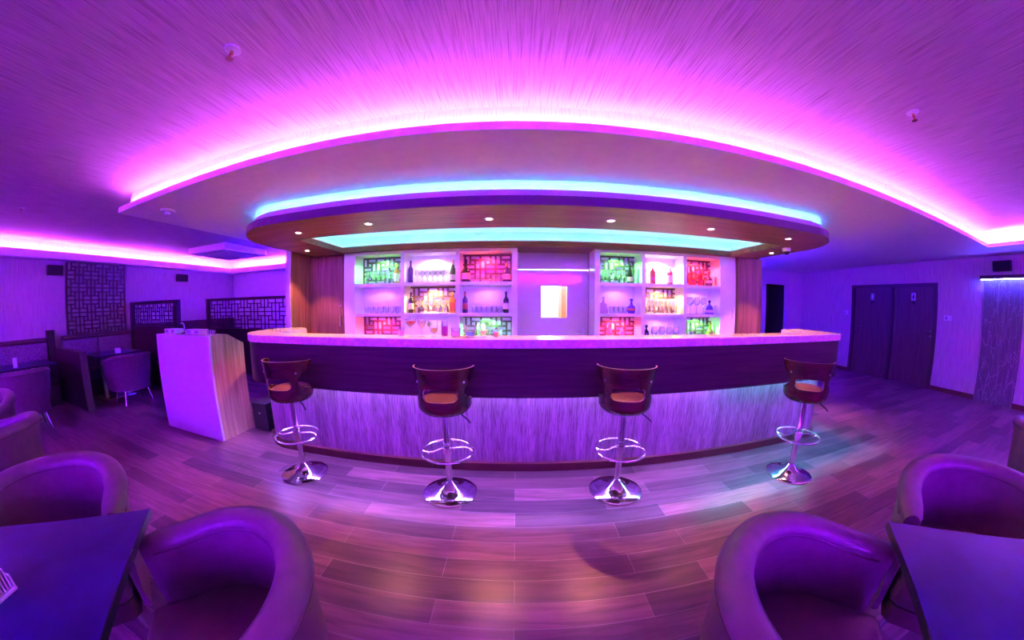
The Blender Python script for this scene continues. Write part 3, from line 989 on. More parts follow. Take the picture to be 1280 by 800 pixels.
for (x, z, kind, body, lab, cap, h, lb) in (
    (-1.68, ZA, 'tall', B_AMBER, CREAM, GOLD, 0.28, 'slim amber bottle beside the green-lit glasses, left shelf unit'),
    (-1.47, ZA, 'wine', B_PLUM, None, B_PLUM, 0.31, 'dark plum wine bottle at the left of the top centre shelf cell'),
    (-0.86, ZA, 'champagne', B_GREEN, CREAM, GOLD, 0.31, 'gold-foiled champagne bottle with a pale label, top centre shelf cell'),
    (-0.68, ZA, 'broad', B_DARK, PINKL, B_DARK, 0.31, 'broad dark liquor bottle with rose label in the red-lit cell'),
    (-0.12, ZA, 'broad', B_PLUM, PINKL, ORANGE, 0.26, 'plum bottle with an orange cap in the red-lit cell by the door'),
    (-1.465, ZB, 'wine', B_DARK, CREAM, B_DARK, 0.29, 'dark wine bottle with a cream label in the amber-lit cell'),
    (-0.87, ZB, 'tall', B_AMBER, REDL, GOLD, 0.29, 'slim amber bottle with a red label in the amber-lit cell'),
    (-0.69, ZB, 'wine', B_PLUM, REDL, REDL, 0.29, 'wine bottle with a red label and red capsule, middle right cell'),
    (-0.13, ZB, 'wine', B_DARK, CREAM, B_DARK, 0.29, 'dark wine bottle with yellowish label next to the bar door'),
    (1.61, ZA, 'champagne', B_DARK, PINKL, B_DARK, 0.27, 'dark bottle with a rose label in the green-lit cell, right shelf unit'),
    (1.694, ZA, 'wine', M['glass'], None, None, 0.22, 'slim clear bottle in the green-lit cell, right shelf unit'),
    (1.86, ZA, 'wine', M['glass'], None, M['plastic'], 0.21, 'small clear bottle left of a red bottle, top centre right unit'),
    (1.96, ZA, 'tall', B_RED, None, M['glass'], 0.27, 'plain red bottle with clear stopper, top centre of the right unit'),
    (2.24, ZA, 'tall', B_RED, PINKL, M['glass'], 0.27, 'red bottle with a rose pattern, top centre of the right unit'),
    (2.62, ZA, 'decanter', B_RED, None, REDL, 0.21, 'squat red bottle, leftmost of three in the red-lit right cell'),
    (2.77, ZA, 'wine', B_RED, None, REDL, 0.25, 'slender red bottle, middle of three in the red-lit right cell'),
    (2.93, ZA, 'decanter', B_PLUM, PINKL, REDL, 0.23, 'plum bottle, rightmost of three in the red-lit right cell'),
    (1.215, ZB, 'cone', B_PINK, None, M['steel'], 0.24, 'rose teardrop bottle at the left of the right shelf unit'),
    (1.63, ZB, 'decanter', B_BLUE, REDL, B_BLUE, 0.20, 'squat blue violet decanter with red label, right shelf unit'),
    (2.94, ZB, 'cone', B_BLUE, PINKL, B_DARK, 0.21, 'violet cone-shaped bottle with a rose label, right shelf unit'),
    (1.87, 0.88, 'tall', B_DARK, None, B_DARK, 0.27, 'dark stoppered bottle half hidden by the worktop, bottom centre cell'),
    (2.965, 0.88, 'broad', B_BROWN, None, B_BROWN, 0.33, 'brown bottle in the green-lit bottom cell, right shelf unit'),
    (1.30, 0.88, 'tall', B_PINK, None, M['glass'], 0.31, 'left one of two rose bottles in the red-lit bottom cell'),
    (1.50, 0.88, 'tall', B_PINK, None, M['glass'], 0.29, 'right one of two rose bottles in the red-lit bottom cell')):
    bottle('bottle', lb, (x, YB_, z + 0.0015), kind, body, lab, cap, h)

# ------------------------------------------------------------------ rows of glasses
def glass_proto(kind, col):
    if kind == 'wine':
        p = [(0, 0), (0.032, 0), (0.03, 0.004), (0.004, 0.01), (0.004, 0.075), (0.02, 0.088), (0.034, 0.11), (0.036, 0.135), (0.029, 0.175), (0.0275, 0.175), (0.034, 0.135), (0.032, 0.112), (0.018, 0.092), (0, 0.088)]
    elif kind == 'big':
        p = [(0, 0), (0.04, 0), (0.038, 0.004), (0.005, 0.012), (0.005, 0.11), (0.028, 0.125), (0.05, 0.16), (0.052, 0.19), (0.04, 0.25), (0.0385, 0.25), (0.05, 0.19), (0.048, 0.162), (0.025, 0.13), (0, 0.125)]
    elif kind == 'flute':
        p = [(0, 0), (0.03, 0), (0.028, 0.004), (0.004, 0.01), (0.004, 0.08), (0.018, 0.1), (0.025, 0.15), (0.022, 0.21), (0.0205, 0.21), (0.0235, 0.15), (0.016, 0.105), (0, 0.1)]
    else:
        p = [(0, 0), (0.028, 0), (0.03, 0.004), (0.034, 0.095), (0.0325, 0.095), (0.028, 0.012), (0, 0.01)]
    me = MB().lathe(p, 16)
    o = me.build('glass', M['glass'], None, 60)
    return o
ORD = ('leftmost', 'second from left', 'third from left', 'fourth from left', 'fifth from left', 'sixth from left', 'rightmost')
def glass_row(kind, xs, ys, z, label, group):
    """rows of one kind of glass; label = (what, where)"""
    z += 0.0015
    proto = None
    for y in ys:
        for k, x in enumerate(xs):
            xx = x + (0.5 * (xs[1] - xs[0]) if (y != ys[0] and len(xs) > 1) else 0)
            od = 'rightmost' if k == len(xs) - 1 else ORD[k]
            row = '' if len(ys) == 1 else ('front ' if y == ys[0] else 'rear ')
            lb = '%s, %s in the %s%s' % (label[0], od, row, label[1])
            if proto is None:
                proto = o = tag(glass_proto(kind, None), lb, 'glass', group)
                proto.name = {'wine': 'wine_glass', 'big': 'wine_glass', 'flute': 'champagne_flute', 'tumbler': 'tumbler'}[kind]
            else:
                o = proto.copy()
                COL.objects.link(o)
                o['label'] = lb
            o.location = (xx, y, z)
def lin(a, b, n):
    return [a + (b - a) * i / (n - 1) for i in range(n)]
F1, F2 = 3.93, 4.03
glass_row('wine', lin(-2.12, -1.80, 5), (F1, F2), ZA, ('stemmed glass', 'green-lit row, left shelf unit'), 'green-lit glasses, left unit')
glass_row('wine', lin(-1.36, -0.98, 6), (F1, F2), ZA, ('stemmed glass', 'white-lit row, left shelf unit'), 'white-lit glasses, left unit')
glass_row('tumbler', lin(-0.58, -0.22, 6), (F1,), ZA, ('small tumbler', 'red-lit row, left shelf unit'), 'red-lit tumblers, left unit')
glass_row('tumbler', lin(-2.14, -1.66, 7), (F1, F2), ZB, ('tumbler', 'violet-lit row, far left shelf cell'), 'violet-lit tumblers, left unit')
glass_row('wine', lin(-1.33, -0.97, 5), (F1, F2), ZB, ('stemmed glass', 'amber-lit row, left shelf unit'), 'amber-lit glasses, left unit')
glass_row('tumbler', lin(-0.56, -0.22, 6), (F1, F2), ZB, ('tumbler', 'violet-lit row beside the bar door'), 'violet-lit tumblers by the door')
glass_row('wine', lin(1.20, 1.49, 5), (F1, F2), ZA, ('stemmed glass', 'green-lit row, right shelf unit'), 'green-lit glasses, right unit')
glass_row('tumbler', lin(1.32, 1.52, 4), (F1, F2), ZB, ('tumbler', 'violet-lit row between two bottles, right unit'), 'violet-lit tumblers, right unit')
glass_row('flute', lin(1.86, 2.28, 7), (F1, F2), ZB, ('tall flute', 'amber-lit row, right shelf unit'), 'amber-lit flutes, right unit')
glass_row('big', lin(2.56, 2.80, 3), (F1,), ZB, ('large wine glass', 'row beside the violet bottle, right unit'), 'large wine glasses, right unit')
glass_row('wine', lin(2.695, 2.85, 2), (4.058,), ZA, ('stemmed glass', 'pair behind the red bottles, right unit'), 'red-lit glasses, right unit')
glass_row('big', lin(1.98, 2.33, 4), (F1,), 0.82 + 0.06, ('large stemmed glass', 'bottom centre cell, right shelf unit'), 'bottom glasses, right unit')
glass_row('flute', lin(-0.50, -0.20, 5), (F1,), 0.88, ('tall flute', 'green-lit bottom cell by the bar door'), 'green-lit bottom flutes')

# ------------------------------------------------------------------ cocktails on the worktop
def liquid(name, col):
    return plain(name, col, 0.15, noise=0.08, coat=0.5)
ZW = 1.1815
def drink(name, label, x, y, prof, fill, col, garnish=None):
    t = thing(name, label, 'cocktail', (x, y, ZW), 0, 'cocktails on the worktop')
    MB().lathe(prof, 24).build('glass_bowl', M['glass2'], t, 60)
    MB().lathe(fill, 24).build('drink', col, t, 60)
    if garnish:
        garnish(t)
def straw_of(z, h, col):
    def f(t):
        MB().tube([(0.0, 0.0, z), (0.025, 0.0, z + h)], 0.003, 8).build('straw', col, t, 50)
    return f
def slice_of(r, z, col):
    def f(t):
        MB().lathe([(0, -0.002), (0.02, -0.002), (0.02, 0.002), (0, 0.002)], 18).xform(Matrix.Translation((r, 0, z)) @ Matrix.Rotation(PI / 2, 4, 'X')).build('fruit_slice', col, t, 40)
    return f
L_RED, L_YEL, L_LEM, L_PINK, L_ROSE, L_BLUE, L_OR = [liquid(n, c) for n, c in (
    ('red drink', (0.8, 0.04, 0.06)), ('cream drink', (0.85, 0.72, 0.40)), ('lemon drink', (0.70, 0.62, 0.06)), ('magenta drink', (0.80, 0.03, 0.30)),
    ('rose drink', (0.85, 0.40, 0.40)), ('blue drink', (0.02, 0.25, 0.80)), ('orange drink', (0.85, 0.20, 0.04)))]
GREENF = plain('lime slice', (0.35, 0.6, 0.1), 0.5)
marg = [(0, 0), (0.03, 0), (0.028, 0.004), (0.004, 0.01), (0.004, 0.06), (0.018, 0.07), (0.03, 0.095), (0.044, 0.115), (0.046, 0.145), (0.0445, 0.145), (0.0425, 0.117), (0.028, 0.098), (0, 0.072)]
drink('cocktail_glass', 'small pale pink tumbler, leftmost of the drinks on the bar', -0.94, 2.30, [(0, 0), (0.022, 0), (0.026, 0.07), (0.025, 0.07), (0.021, 0.005), (0, 0.004)], [(0, 0.006), (0.021, 0.006), (0.0235, 0.05), (0, 0.05)], L_ROSE)
drink('cocktail_glass', 'margarita glass with a red drink on the bar', -0.855, 2.30, marg, [(0, 0.073), (0.027, 0.098), (0.042, 0.117), (0.0435, 0.126), (0, 0.126)], L_RED)
drink('cocktail_glass', 'stemmed glass with a cream-coloured drink right of the red one', -0.755, 2.29,
      [(0, 0), (0.03, 0), (0.028, 0.004), (0.004, 0.01), (0.004, 0.06), (0.02, 0.08), (0.034, 0.11), (0.036, 0.14), (0.0345, 0.14), (0.0325, 0.11), (0, 0.065)], [(0, 0.066), (0.018, 0.083), (0.0318, 0.11), (0.033, 0.125), (0, 0.125)], L_YEL)
drink('cocktail_glass', 'round glass with a lemon drink, straw and fruit slice on the bar', -0.655, 2.29,
      [(0, 0), (0.026, 0), (0.024, 0.006), (0.012, 0.014), (0.028, 0.04), (0.034, 0.07), (0.038, 0.13), (0.0365, 0.13), (0.032, 0.07), (0.026, 0.042), (0, 0.02)], [(0, 0.021), (0.025, 0.042), (0.031, 0.07), (0, 0.072)], L_LEM, slice_of(-0.036, 0.10, GREENF))
drink('cocktail_glass', 'tall straight glass with a magenta drink on the bar', -0.565, 2.29,
      [(0, 0), (0.027, 0), (0.028, 0.13), (0.0265, 0.13), (0.0255, 0.006), (0, 0.005)], [(0, 0.007), (0.0252, 0.007), (0.026, 0.085), (0, 0.085)], L_PINK, straw_of(0.05, 0.12, M['paper']))
drink('cocktail_glass', 'short wide tumbler with a rose drink on the bar', -0.475, 2.29,
      [(0, 0), (0.036, 0), (0.04, 0.075), (0.0385, 0.075), (0.0345, 0.006), (0, 0.005)], [(0, 0.007), (0.0342, 0.007), (0.0365, 0.045), (0, 0.045)], L_ROSE)
drink('cocktail_glass', 'wide flared bowl with a blue drink on the bar', -0.36, 2.29,
      [(0, 0), (0.034, 0), (0.036, 0.01), (0.05, 0.06), (0.058, 0.095), (0.056, 0.095), (0.048, 0.06), (0.034, 0.012), (0, 0.01)], [(0, 0.011), (0.0335, 0.012), (0.043, 0.045), (0, 0.045)], L_BLUE)
drink('cocktail_glass', 'round goblet with a pale clear drink right of the blue bowl', -0.255, 2.29,
      [(0, 0), (0.026, 0), (0.024, 0.005), (0.007, 0.012), (0.022, 0.025), (0.04, 0.055), (0.04, 0.075), (0.03, 0.105), (0.0285, 0.105), (0.0385, 0.075), (0.0385, 0.055), (0, 0.02)], [(0, 0.021), (0.021, 0.028), (0.036, 0.052), (0, 0.053)], L_ROSE, slice_of(0.03, 0.1, GREENF))
drink('cocktail_glass', 'small tumbler with an orange drink, rightmost of the drinks', -0.155, 2.29,
      [(0, 0), (0.022, 0), (0.029, 0.06), (0.0275, 0.06), (0.0205, 0.005), (0, 0.004)], [(0, 0.006), (0.0203, 0.006), (0.025, 0.038), (0, 0.038)], L_OR)

# ------------------------------------------------------------------ ceiling fittings
def downlight(label, x, y, z, lens, watt, col=WARM, size=1.45):
    t = thing('downlight', label, 'lamp', (x, y, z), 0, 'warm downlights in the wooden soffit')
    MB().lathe([(0.026, 0), (0.045, 0), (0.043, -0.006), (0.028, -0.006), (0.026, 0)], 28).build('trim_ring', M['steel'], t, 40)
    MB().lathe([(0, -0.003), (0.026, -0.003), (0.026, -0.001), (0, -0.001)], 24).build('lens', lens, t)
    spot('beam', t, (0, 0, -0.012), col, watt, size, 0.45, 0.012)
    return t
for i, (x, y) in enumerate(((-2.19, 2.52), (-1.34, 2.47), (-0.23, 2.50), (0.84, 2.49), (1.88, 2.49), (2.93, 2.46))):
    downlight('warm downlight in the wooden soffit over the bar front, %s of the six' % ('leftmost', 'second from left', 'third from left', 'fourth from left', 'fifth from left', 'rightmost')[i],
              x, y, ZR, M['lamp_warm'], DOWN_W)
downlight('warm downlight in the wooden soffit by the right wooden wall panel', 3.50, 3.25, ZR, M['lamp_warm'], DOWN_W)
downlight('warm downlight in the wooden soffit by the left wooden niche', -2.80, 3.42, ZR, M['lamp_warm'], DOWN_W * 0.7)

def sprinkler(label, x, y, z):
    t = thing('sprinkler', label, 'sprinkler', (x, y, z), 0, 'ceiling sprinklers')
    MB().lathe([(0, 0), (0.042, 0), (0.04, -0.006), (0.02, -0.012), (0, -0.012)], 24).build('rose', M['plastic'], t, 40)
    MB().tube([(0, 0, -0.01), (0, 0, -0.03)], 0.009).tube([(-0.012, 0, -0.028), (-0.014, 0, -0.042), (0, 0, -0.055)], 0.003, 6).tube([(0.012, 0, -0.028), (0.014, 0, -0.042), (0, 0, -0.055)], 0.003, 6).build('head', M['brass'], t, 40)
    MB().lathe([(0, -0.055), (0.018, -0.055), (0.018, -0.058), (0, -0.058)], 16).build('deflector', M['brass'], t, 40)
    MB().tube([(0, 0, -0.03), (0, 0, -0.052)], 0.004, 8).build('bulb', M['red'], t, 40)
sprinkler('ceiling sprinkler above the left seats, nearest the camera on the left', -1.30, 0.81, ZC)
sprinkler('ceiling sprinkler on the right half of the streaked ceiling', 2.38, 0.81, ZC)
sprinkler('far left ceiling sprinkler near the wall booths', -5.5, 0.86, ZC)
sm = thing('smoke_detector', 'round white smoke detector under the left end of the dropped ceiling', 'detector', (-3.37, 1.78, ZS))
MB().lathe([(0, 0), (0.075, 0), (0.075, -0.012), (0.06, -0.022), (0, -0.022)], 32).build('base', M['plastic'], sm, 40)
MB().lathe([(0, -0.022), (0.032, -0.022), (0.03, -0.045), (0.02, -0.052), (0, -0.052)], 24).build('chamber', M['plastic'], sm, 40)
def dome_camera(label, x, y, z):
    t = thing('dome_camera', label, 'camera', (x, y, z), 0, 'ceiling cameras')
    MB().lathe([(0, 0), (0.055, 0), (0.055, -0.035), (0.048, -0.045), (0, -0.045)], 28).build('housing', M['plastic'], t, 40)
    MB().lathe([(0.04, -0.045), (0.036, -0.065), (0.022, -0.08), (0, -0.085)], 24).build('dome', M['black'], t, 60)
dome_camera('white dome camera under the right end of the wooden soffit', 3.38, 2.88, ZR)
dome_camera('small dome camera by the air conditioner at the left', -6.7, 4.42, ZC)
ac = thing('air_conditioner', 'square ceiling air conditioner cassette over the left booths', 'air conditioner', (-5.95, 4.55, ZC))
MB().box(-0.62, 0.62, -0.55, 0.55, -0.13, 0, 0.015).build('body', M['plastic'], ac)
for (a, b, c, d) in ((-0.5, 0.5, -0.47, -0.40), (-0.5, 0.5, 0.40, 0.47), (-0.56, -0.49, -0.38, 0.38), (0.49, 0.56, -0.38, 0.38)):
    MB().box(a, b, c, d, -0.137, -0.13, 0.003).build('louvre', M['grey'], ac)
g = MB()
perforated(g, 0.84, 0.7, [(0.02 + 0.1 * i, 0.1 + 0.1 * i, 0.02 + 0.05 * j, 0.05 + 0.05 * j) for i in range(8) for j in range(13)], 0.006)
g.xform(Matrix.Translation((-0.42, 0.35, -0.131)) @ Matrix.Rotation(PI / 2, 4, 'X'))
g.build('intake_grille', M['plastic'], ac)

def speaker(label, loc, rz, wd=0.27):
    t = thing('wall_speaker', label, 'speaker', loc, rz, 'black wall speakers')
    MB().box(-wd / 2, wd / 2, -0.12, 0, -0.085, 0.085, 0.012).build('cabinet', M['black'], t, 30)
    MB().box(-wd / 2 + 0.015, wd / 2 - 0.015, -0.128, -0.12, -0.07, 0.07, 0.004).build('grille', M['grille'], t)
    MB().box(-0.03, 0.03, 0, 0.05, -0.03, 0.03).build('bracket', M['black'], t)
speaker('black wall speaker on the left wall, left of the lattice panel', (XL + 0.05, 1.82, 2.16), PI / 2)
speaker('black wall speaker on the left wall, right of the lattice panel', (XL + 0.05, 4.51, 2.14), PI / 2)
speaker('black wall speaker above the blue-lit ledge on the right wall', (XR - 0.05, 1.49, 2.23), -PI / 2, 0.30)
def switch(label, y, z, wd):
    t = thing('switch_plate', label, 'switch', (XR, y, z), 0, 'wall switches')
    MB().box(-0.012, 0, -wd / 2, wd / 2, -0.045, 0.045, 0.003).build('plate', M['plastic'], t)
    n = 2 if wd > 0.12 else 1
    for i in range(n):
        yy = (i - (n - 1) / 2) * 0.06
        MB().box(-0.017, -0.011, yy - 0.02, yy + 0.02, -0.025, 0.025, 0.002).build('rocker', M['grey'] if i else M['plastic'], t)
switch('white switch plate on the right wall between doors and straw panel', 2.45, 1.355, 0.15)
switch('white switch plate on the right wall left of the doors', 4.76, 1.37, 0.13)

# ------------------------------------------------------------------ left booths
pt = thing('booth_partition', 'low dark wooden partition between the two wall booths', 'partition', (-6.975, 1.83, 0))
MB().box(-0.765, 0.765, -0.05, 0.05, 0, 0.87, 0.004).build('panel', M['wood_dark'], pt)
MB().box(0.765, 0.785, -0.055, 0.055, 0, 0.875, 0.003).build('end_cap', M['wood_door'], pt)
MB().box(-0.765, -0.62, -0.17, -0.052, 0.0, 1.17, 0.004).build('post', M['wood_dark'], pt)

def bench(label, y0, y1):
    t = thing('booth_bench', label, 'bench', (XL + 0.02, (y0 + y1) / 2, 0), 0, 'wall benches')
    hw = (y1 - y0) / 2
    MB().box(0.02, 0.56, -hw, hw, 0.0, 0.30).build('plinth', M['wood_dark'], t)
    n = 2
    for i in range(n):
        a, b = -hw + 2 * hw * i / n, -hw + 2 * hw * (i + 1) / n
        MB().box(0.12, 0.60, a + 0.004, b - 0.004, 0.30, 0.46, 0.03, 3).build('seat_cushion', M['leather_dark'], t, 50)
        MB().box(0.02, 0.14, a + 0.004, b - 0.004, 0.42, 0.98, 0.02, 3).build('back_cushion', M['fabric'], t, 50)
    MB().box(0.01, 0.155, -hw, hw, 0.98, 1.055, 0.025, 3).build('top_roll', M['leather_dark'], t, 50)
bench('wall bench with speckled back at the far left edge', 0.1, 1.64)
bench('wall bench with speckled back below the lattice wall panel', 1.90, 3.22)

wl = thing('wall_lattice_screen', 'tall brown lattice panel fixed to the left wall above the bench', 'screen', (XL + 0.004, 2.61, 1.062))
mb = MB()
perforated(mb, 1.12, 1.262, pinwheel(1.12, 1.262, 0.0747, 0.0739, 0.024, 0.0, -0.068), 0.03)
mb.xform(Matrix.Translation((0.045, -0.56, 0)) @ Matrix.Rotation(PI / 2, 4, 'Z'))
mb.build('lattice', M['lattice'], wl)
MB().box(0.0, 0.05, -0.58, -0.56, 0, 1.262).build('edge_strip', M['lattice_dark'], wl)
MB().box(0.0, 0.05, 0.56, 0.58, 0, 1.262).build('edge_strip', M['lattice_dark'], wl)

def divider(label, x0, x1, y, ztop, zlat, ux, uz):
    t = thing('lattice_divider', label, 'divider', ((x0 + x1) / 2, y, 0), 0, 'lattice booth dividers')
    hw = (x1 - x0) / 2
    MB().box(-hw, -hw + 0.08, -0.04, 0.04, 0, ztop, 0.004).box(hw - 0.13, hw, -0.04, 0.04, 0, ztop, 0.004).box(-hw + 0.08, hw - 0.13, -0.04, 0.04, ztop - 0.05, ztop).build('frame', M['wood_dark'], t)
    ww, hh = 2 * hw - 0.21, ztop - 0.05 - zlat
    mb = MB()
    perforated(mb, ww, hh, pinwheel(ww, hh, ux, uz, 0.02, 0.0, hh - 6 * uz), 0.012, -hw + 0.08, zlat, -0.012)
    mb.build('lattice', M['lattice_dark'], t)
    MB().box(-hw + 0.08, hw - 0.13, -0.03, 0.03, 0.0, zlat).build('lower_panel', M['wood_dark'], t)
divider('lattice divider standing against the left wall behind the second booth', XL, -5.78, 3.34, 1.60, 1.13, 0.085, 0.075)
divider('wide lattice divider standing left of the wooden niche', -7.02, -4.2, 4.8, 1.64, 0.98, 0.105, 0.085)

# ------------------------------------------------------------------ tub chairs
def chair_path(R, fwd, n=28):
    pts = []
    for i in range(5):
        pts.append((R, fwd * (1 - i / 5), 1, 0))
    for i in range(n + 1):
        a = -PI * i / n
        pts.append((R * math.cos(a), R * math.sin(a), math.cos(a), math.sin(a)))
    for i in range(1, 6):
        pts.append((-R, fwd * i / 5, -1, 0))
    return pts
def make_tub(label):
    t = thing('tub_chair', label, 'chair', (0, 0, 0), 0, 'brown leather tub chairs')
    R, FW = 0.33, 0.20
    P = chair_path(R, FW)
    N = len(P)
    def top(i):
        y = P[i][1]
        u = max(0.0, min(1.0, (y + R) / (R + FW)))
        return 0.79 - 0.08 * u * u * (3 - 2 * u)
    def sweep(mb, prof):
        rows = []
        for i, (x, y, nx, ny) in enumerate(P):
            end = min(i, N - 1 - i)
            k = {0: 0.62, 1: 0.90}.get(end, 1.0)
            ey = 0.012 if end == 0 else 0
            H = top(i)
            row = []
            for d, z in prof(H):
                row.append(mb.bm.verts.new((x + nx * d * k, y + ny * d * k + ey, z if z < 0.5 else z - (1 - k) * 0.03)))
            rows.append(row)
        m = len(rows[0])
        for a, b in zip(rows, rows[1:]):
            for j in range(m):
                mb.bm.faces.new((a[j], a[(j + 1) % m], b[(j + 1) % m], b[j]))
        mb.bm.faces.new(rows[0]); mb.bm.faces.new(rows[-1][::-1])
    def prof(H):
        p = [(-0.02, 0.215), (-0.045, 0.225), (-0.02, 0.30), (0.015, 0.45), (0.036, H - 0.09), (0.046, H - 0.055)]
        for k in range(7):
            a = PI * k / 6
            p.append((0.054 * math.cos(a), H - 0.04 + 0.04 * math.sin(a)))
        p += [(-0.05, H - 0.07), (-0.05, 0.40), (-0.06, 0.225)]
        p[0] = (0.0 - 0.035, 0.215)
        p[1] = (-0.012, 0.222)
        return p
    mb = MB()
    sweep(mb, prof)
    mb.build('shell', M['leather'], t, 55)
    # stitched seam along the inner and outer shoulder of the rim
    sm_ = MB()
    for d, dz in ((0.05, -0.046), (-0.052, -0.05)):
        sm_.tube([(x + nx * d, y + ny * d, top(i) + dz) for i, (x, y, nx, ny) in enumerate(P) if 0 < i < N - 1], 0.0035, 6)
    sm_.build('piping', M['leather_dark'], t, 60)
    r = R - 0.052
    pl = [(r * math.cos(-PI * i / 24), r * math.sin(-PI * i / 24)) for i in range(25)] 
    pl = [(r, FW + 0.05), (r - 0.05, FW + 0.09)][::1] + []
    seatp = [(r * math.cos(PI + PI * i / 24), r * math.sin(PI + PI * i / 24)) for i in range(25)] + [(r, FW + 0.03), (r - 0.03, FW + 0.06), (-r + 0.03, FW + 0.06), (-r, FW + 0.03)]
    MB().prism(seatp, 0.30, 0.455, bevel=0.03).build('seat_cushion', M['leather'], t, 55)
    MB().prism([(p[0] * 0.97, p[1] * 0.97) for p in seatp], 0.215, 0.30).build('seat_base', M['leather_dark'], t, 55)
    for sx in (-1, 1):
        for y0, y1 in ((0.12, 0.15), (-0.19, -0.235)):
            MB().tube([(sx * 0.19, y0, 0.222), (sx * 0.235, y1, 0.0)], [0.016, 0.012], 12).build('leg', M['chrome'], t, 50)
    return t
D = math.radians
tub = make_tub('brown tub chair nearest the camera at the left, right of the front table')
tub.location = (-0.86, 0.30, 0); tub.rotation_euler = (0, 0, D(135))
for (x, y, a, lb) in (
    (-1.87, 0.23, D(-122), 'brown tub chair at the left behind the front left table'),
    (0.85, 0.29, D(-135), 'brown tub chair nearest the camera at the right, left of the front table'),
    (1.85, 0.26, D(122), 'brown tub chair at the right behind the front right table'),
    (-3.32, 0.20, D(135), 'brown tub chair cut by the left edge, in front of another one'),
    (-4.50, 0.22, D(-125), 'brown tub chair at the left edge, mostly hidden behind another'),
    (3.46, 0.10, D(-135), 'brown tub chair cut off by the right edge of the photo'),
    (-6.10, 0.93, D(90), 'brown tub chair seen from behind at the far left booth table'),
    (-6.10, 2.50, D(90), 'brown tub chair seen from behind before the lattice wall panel')):
    dup(tub, (x, y, 0), a, lb)

# ------------------------------------------------------------------ tables
def make_table(label, loc, rz, wx, wy, h=0.75):
    t = thing('cafe_table', label, 'table', loc, rz, 'dark square tables')
    MB().box(-wx / 2, wx / 2, -wy / 2, wy / 2, h - 0.027, h - 0.002).build('edge_band', M['table_edge'], t)
    MB().box(-wx / 2 + 0.002, wx / 2 - 0.002, -wy / 2 + 0.002, wy / 2 - 0.002, h - 0.025, h).build('tabletop', M['table'], t)
    for s in (-1, 1):
        MB().box(-0.03, 0.03, s * 0.2 - 0.03, s * 0.2 + 0.03, 0.015, h - 0.027, 0.004).build('column', M['steel'], t)
    MB().box(-0.2, 0.2, -0.26, 0.26, 0, 0.015, 0.004).build('base_plate', M['steel'], t)
    return t
make_table('dark table at the front left corner of the photo', (-1.29, -0.10, 0), D(45), 0.82, 0.82)
make_table('dark table at the front right corner of the photo', (1.26, -0.14, 0), D(45), 0.82, 0.82)
make_table('dark table at the left edge between two tub chairs', (-3.92, -0.20, 0), D(45), 0.82, 0.82)
make_table('dark booth table at the far left with a pale card standing on it', (-6.78, 1.02, 0), 0, 0.72, 0.95)
make_table('dark booth table with a folded napkin before the lattice wall panel', (-6.76, 2.50, 0), 0, 0.72, 0.85)

def napkins(label, x, y, z, rz):
    z += 0.0015
    t = thing('napkin_holder', label, 'napkin holder', (x, y, z), rz, 'napkins on the tables')
    MB().box(-0.05, 0.05, -0.035, 0.035, 0, 0.012, 0.003).box(-0.05, 0.05, -0.033, -0.027, 0.012, 0.05).box(-0.05, 0.05, 0.027, 0.033, 0.012, 0.05).build('holder', M['plastic'], t)
    for i in range(5):
        u = -0.02 + 0.01 * i
        MB().prism([(-0.045, u), (0.045, u), (0.045, u + 0.004), (-0.045, u + 0.004)], 0.013, 0.085 - 0.006 * abs(i - 2)).build('napkin', M['pink_paper'] if i % 2 else M['paper'], t)
napkins('napkin holder with pale napkins on the front left table', -1.31, -0.045, 0.75, D(20))
napkins('napkin holder with pink napkins on the booth table before the lattice', -6.50, 2.5, 0.75, D(70))
cdd = thing('menu_card', 'pale upright card on the far left booth table', 'card', (-6.60, 0.95, 0.7515), D(80))
MB().box(-0.03, 0.03, -0.02, 0.02, 0, 0.006).build('foot', M['plastic'], cdd)
MB().box(-0.028, 0.028, -0.004, 0.004, 0.004, 0.13).build('card', M['paper'], cdd)

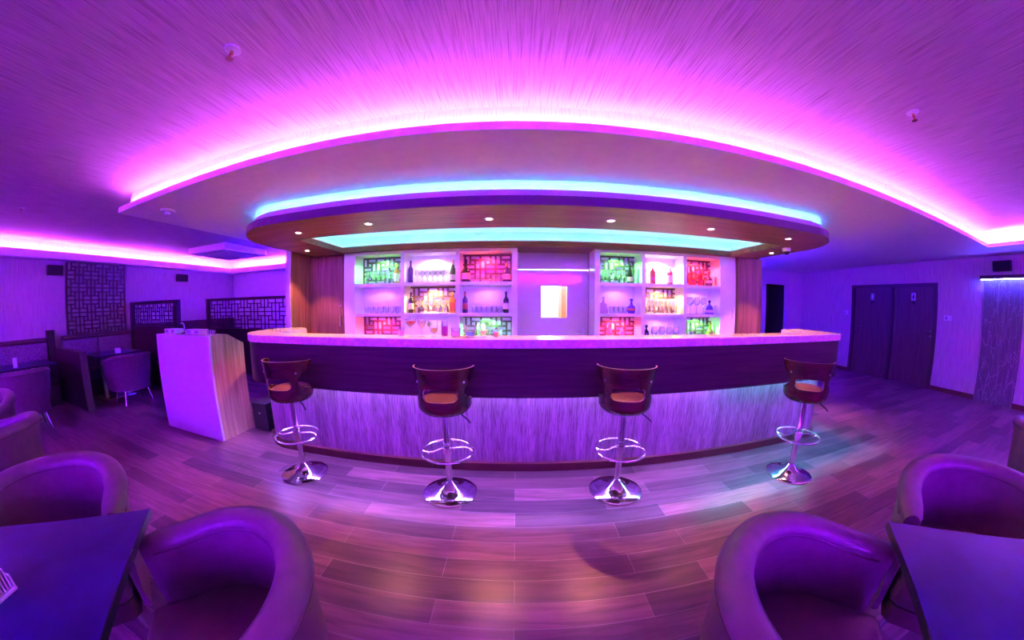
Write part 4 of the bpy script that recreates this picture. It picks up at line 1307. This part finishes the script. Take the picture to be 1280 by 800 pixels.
# ------------------------------------------------------------------ reception desk and what is on it
dk = thing('reception_desk', 'white fronted reception desk with a wooden side left of the bar', 'desk', (-3.7, 2.15, 0))
MB().box(-0.6, 0.55, 0.0, 0.03, 0, 1.15, 0.002).build('front_panel', M['lam_white'], dk)
side = [(0.03, 0), (0.03, 1.15), (0.25, 1.15), (0.47, 1.03), (0.47, 0)]
MB().prism_x(side, 0.52, 0.55).build('side_panel', M['wood_desk'], dk)
MB().prism_x(side, -0.6, -0.57).build('side_panel', M['wood_desk'], dk)
MB().box(-0.57, 0.52, 0.03, 0.25, 1.12, 1.15).build('top_shelf', M['wood_desk'], dk)
MB().box(-0.57, 0.52, 0.03, 0.46, 0.74, 0.77).build('worktop', M['wood_desk'], dk)
def carton(label, x, y, wx, wy, h, m):
    t = thing('small_box', label, 'box', (x, y, 1.1515), 0, 'boxes on the reception desk')
    MB().box(-wx / 2, wx / 2, -wy / 2, wy / 2, 0, h, 0.003).build('body', m, t)
    MB().box(-wx / 2 + 0.02, wx / 2 - 0.02, -wy / 2 - 0.001, -wy / 2, 0.01, h - 0.008).build('panel', M['grey'], t)
    MB().box(-wx * 0.1, wx * 0.12, -wy / 2 - 0.0016, -wy / 2 - 0.001, 0.012, h - 0.012).build('print', M['plastic'], t)
carton('white card box at the left end of the reception desk', -4.12, 2.30, 0.26, 0.12, 0.055, M['paper'])
carton('white and grey card box in the middle of the reception desk', -3.60, 2.30, 0.30, 0.12, 0.055, M['pink_paper'])
lp = thing('desk_lamp', 'small bent desk lamp on the reception desk between two boxes', 'lamp', (-3.93, 2.33, 1.1515))
MB().lathe([(0, 0), (0.035, 0), (0.03, 0.01), (0, 0.012)], 20).build('base', M['black'], lp, 40)
MB().tube([(0, 0, 0.01), (0.015, 0, 0.07), (0.0, 0, 0.11), (-0.04, 0, 0.125), (-0.07, 0, 0.11)], 0.007, 8).build('arm', M['steel'], lp, 40)
MB().lathe([(0.006, 0.03), (0.02, 0.0), (0.018, 0.0), (0.0, 0.028)], 16, (-0.075, 0, 0.085)).build('shade', M['black'], lp, 40)
for i, x in enumerate((-3.36, -3.31, -3.26)):
    o = MB().lathe([(0, 0), (0.018, 0), (0.02, 0.05), (0.018, 0.05), (0.0165, 0.004), (0, 0.004)], 16).build('shot_glass', M['glass'], None, 50)
    o.location = (x, 2.30, 1.1515)
    tag(o, 'small shot glass at the right end of the reception desk, %s of three' % ('leftmost', 'middle one', 'rightmost')[i], 'glass', 'shot glasses on the desk')

sw = thing('subwoofer', 'black subwoofer box on the floor between desk and bar', 'speaker', (-2.94, 2.72, 0))
MB().box(-0.12, 0.12, -0.16, 0.16, 0.015, 0.34, 0.008).build('cabinet', M['black'], sw)
MB().lathe([(0, 0), (0.012, 0), (0.010, 0.004), (0, 0.005)], 16).xform(Matrix.Translation((0.0, -0.16, 0.22)) @ Matrix.Rotation(PI / 2, 4, 'X')).build('knob', M['steel'], sw, 40)
for a in (-0.09, 0.09):
    for b in (-0.12, 0.12):
        MB().lathe([(0, 0), (0.014, 0), (0.016, 0.016), (0, 0.016)], 12, (a, b, 0)).build('foot', M['black'], sw, 40)
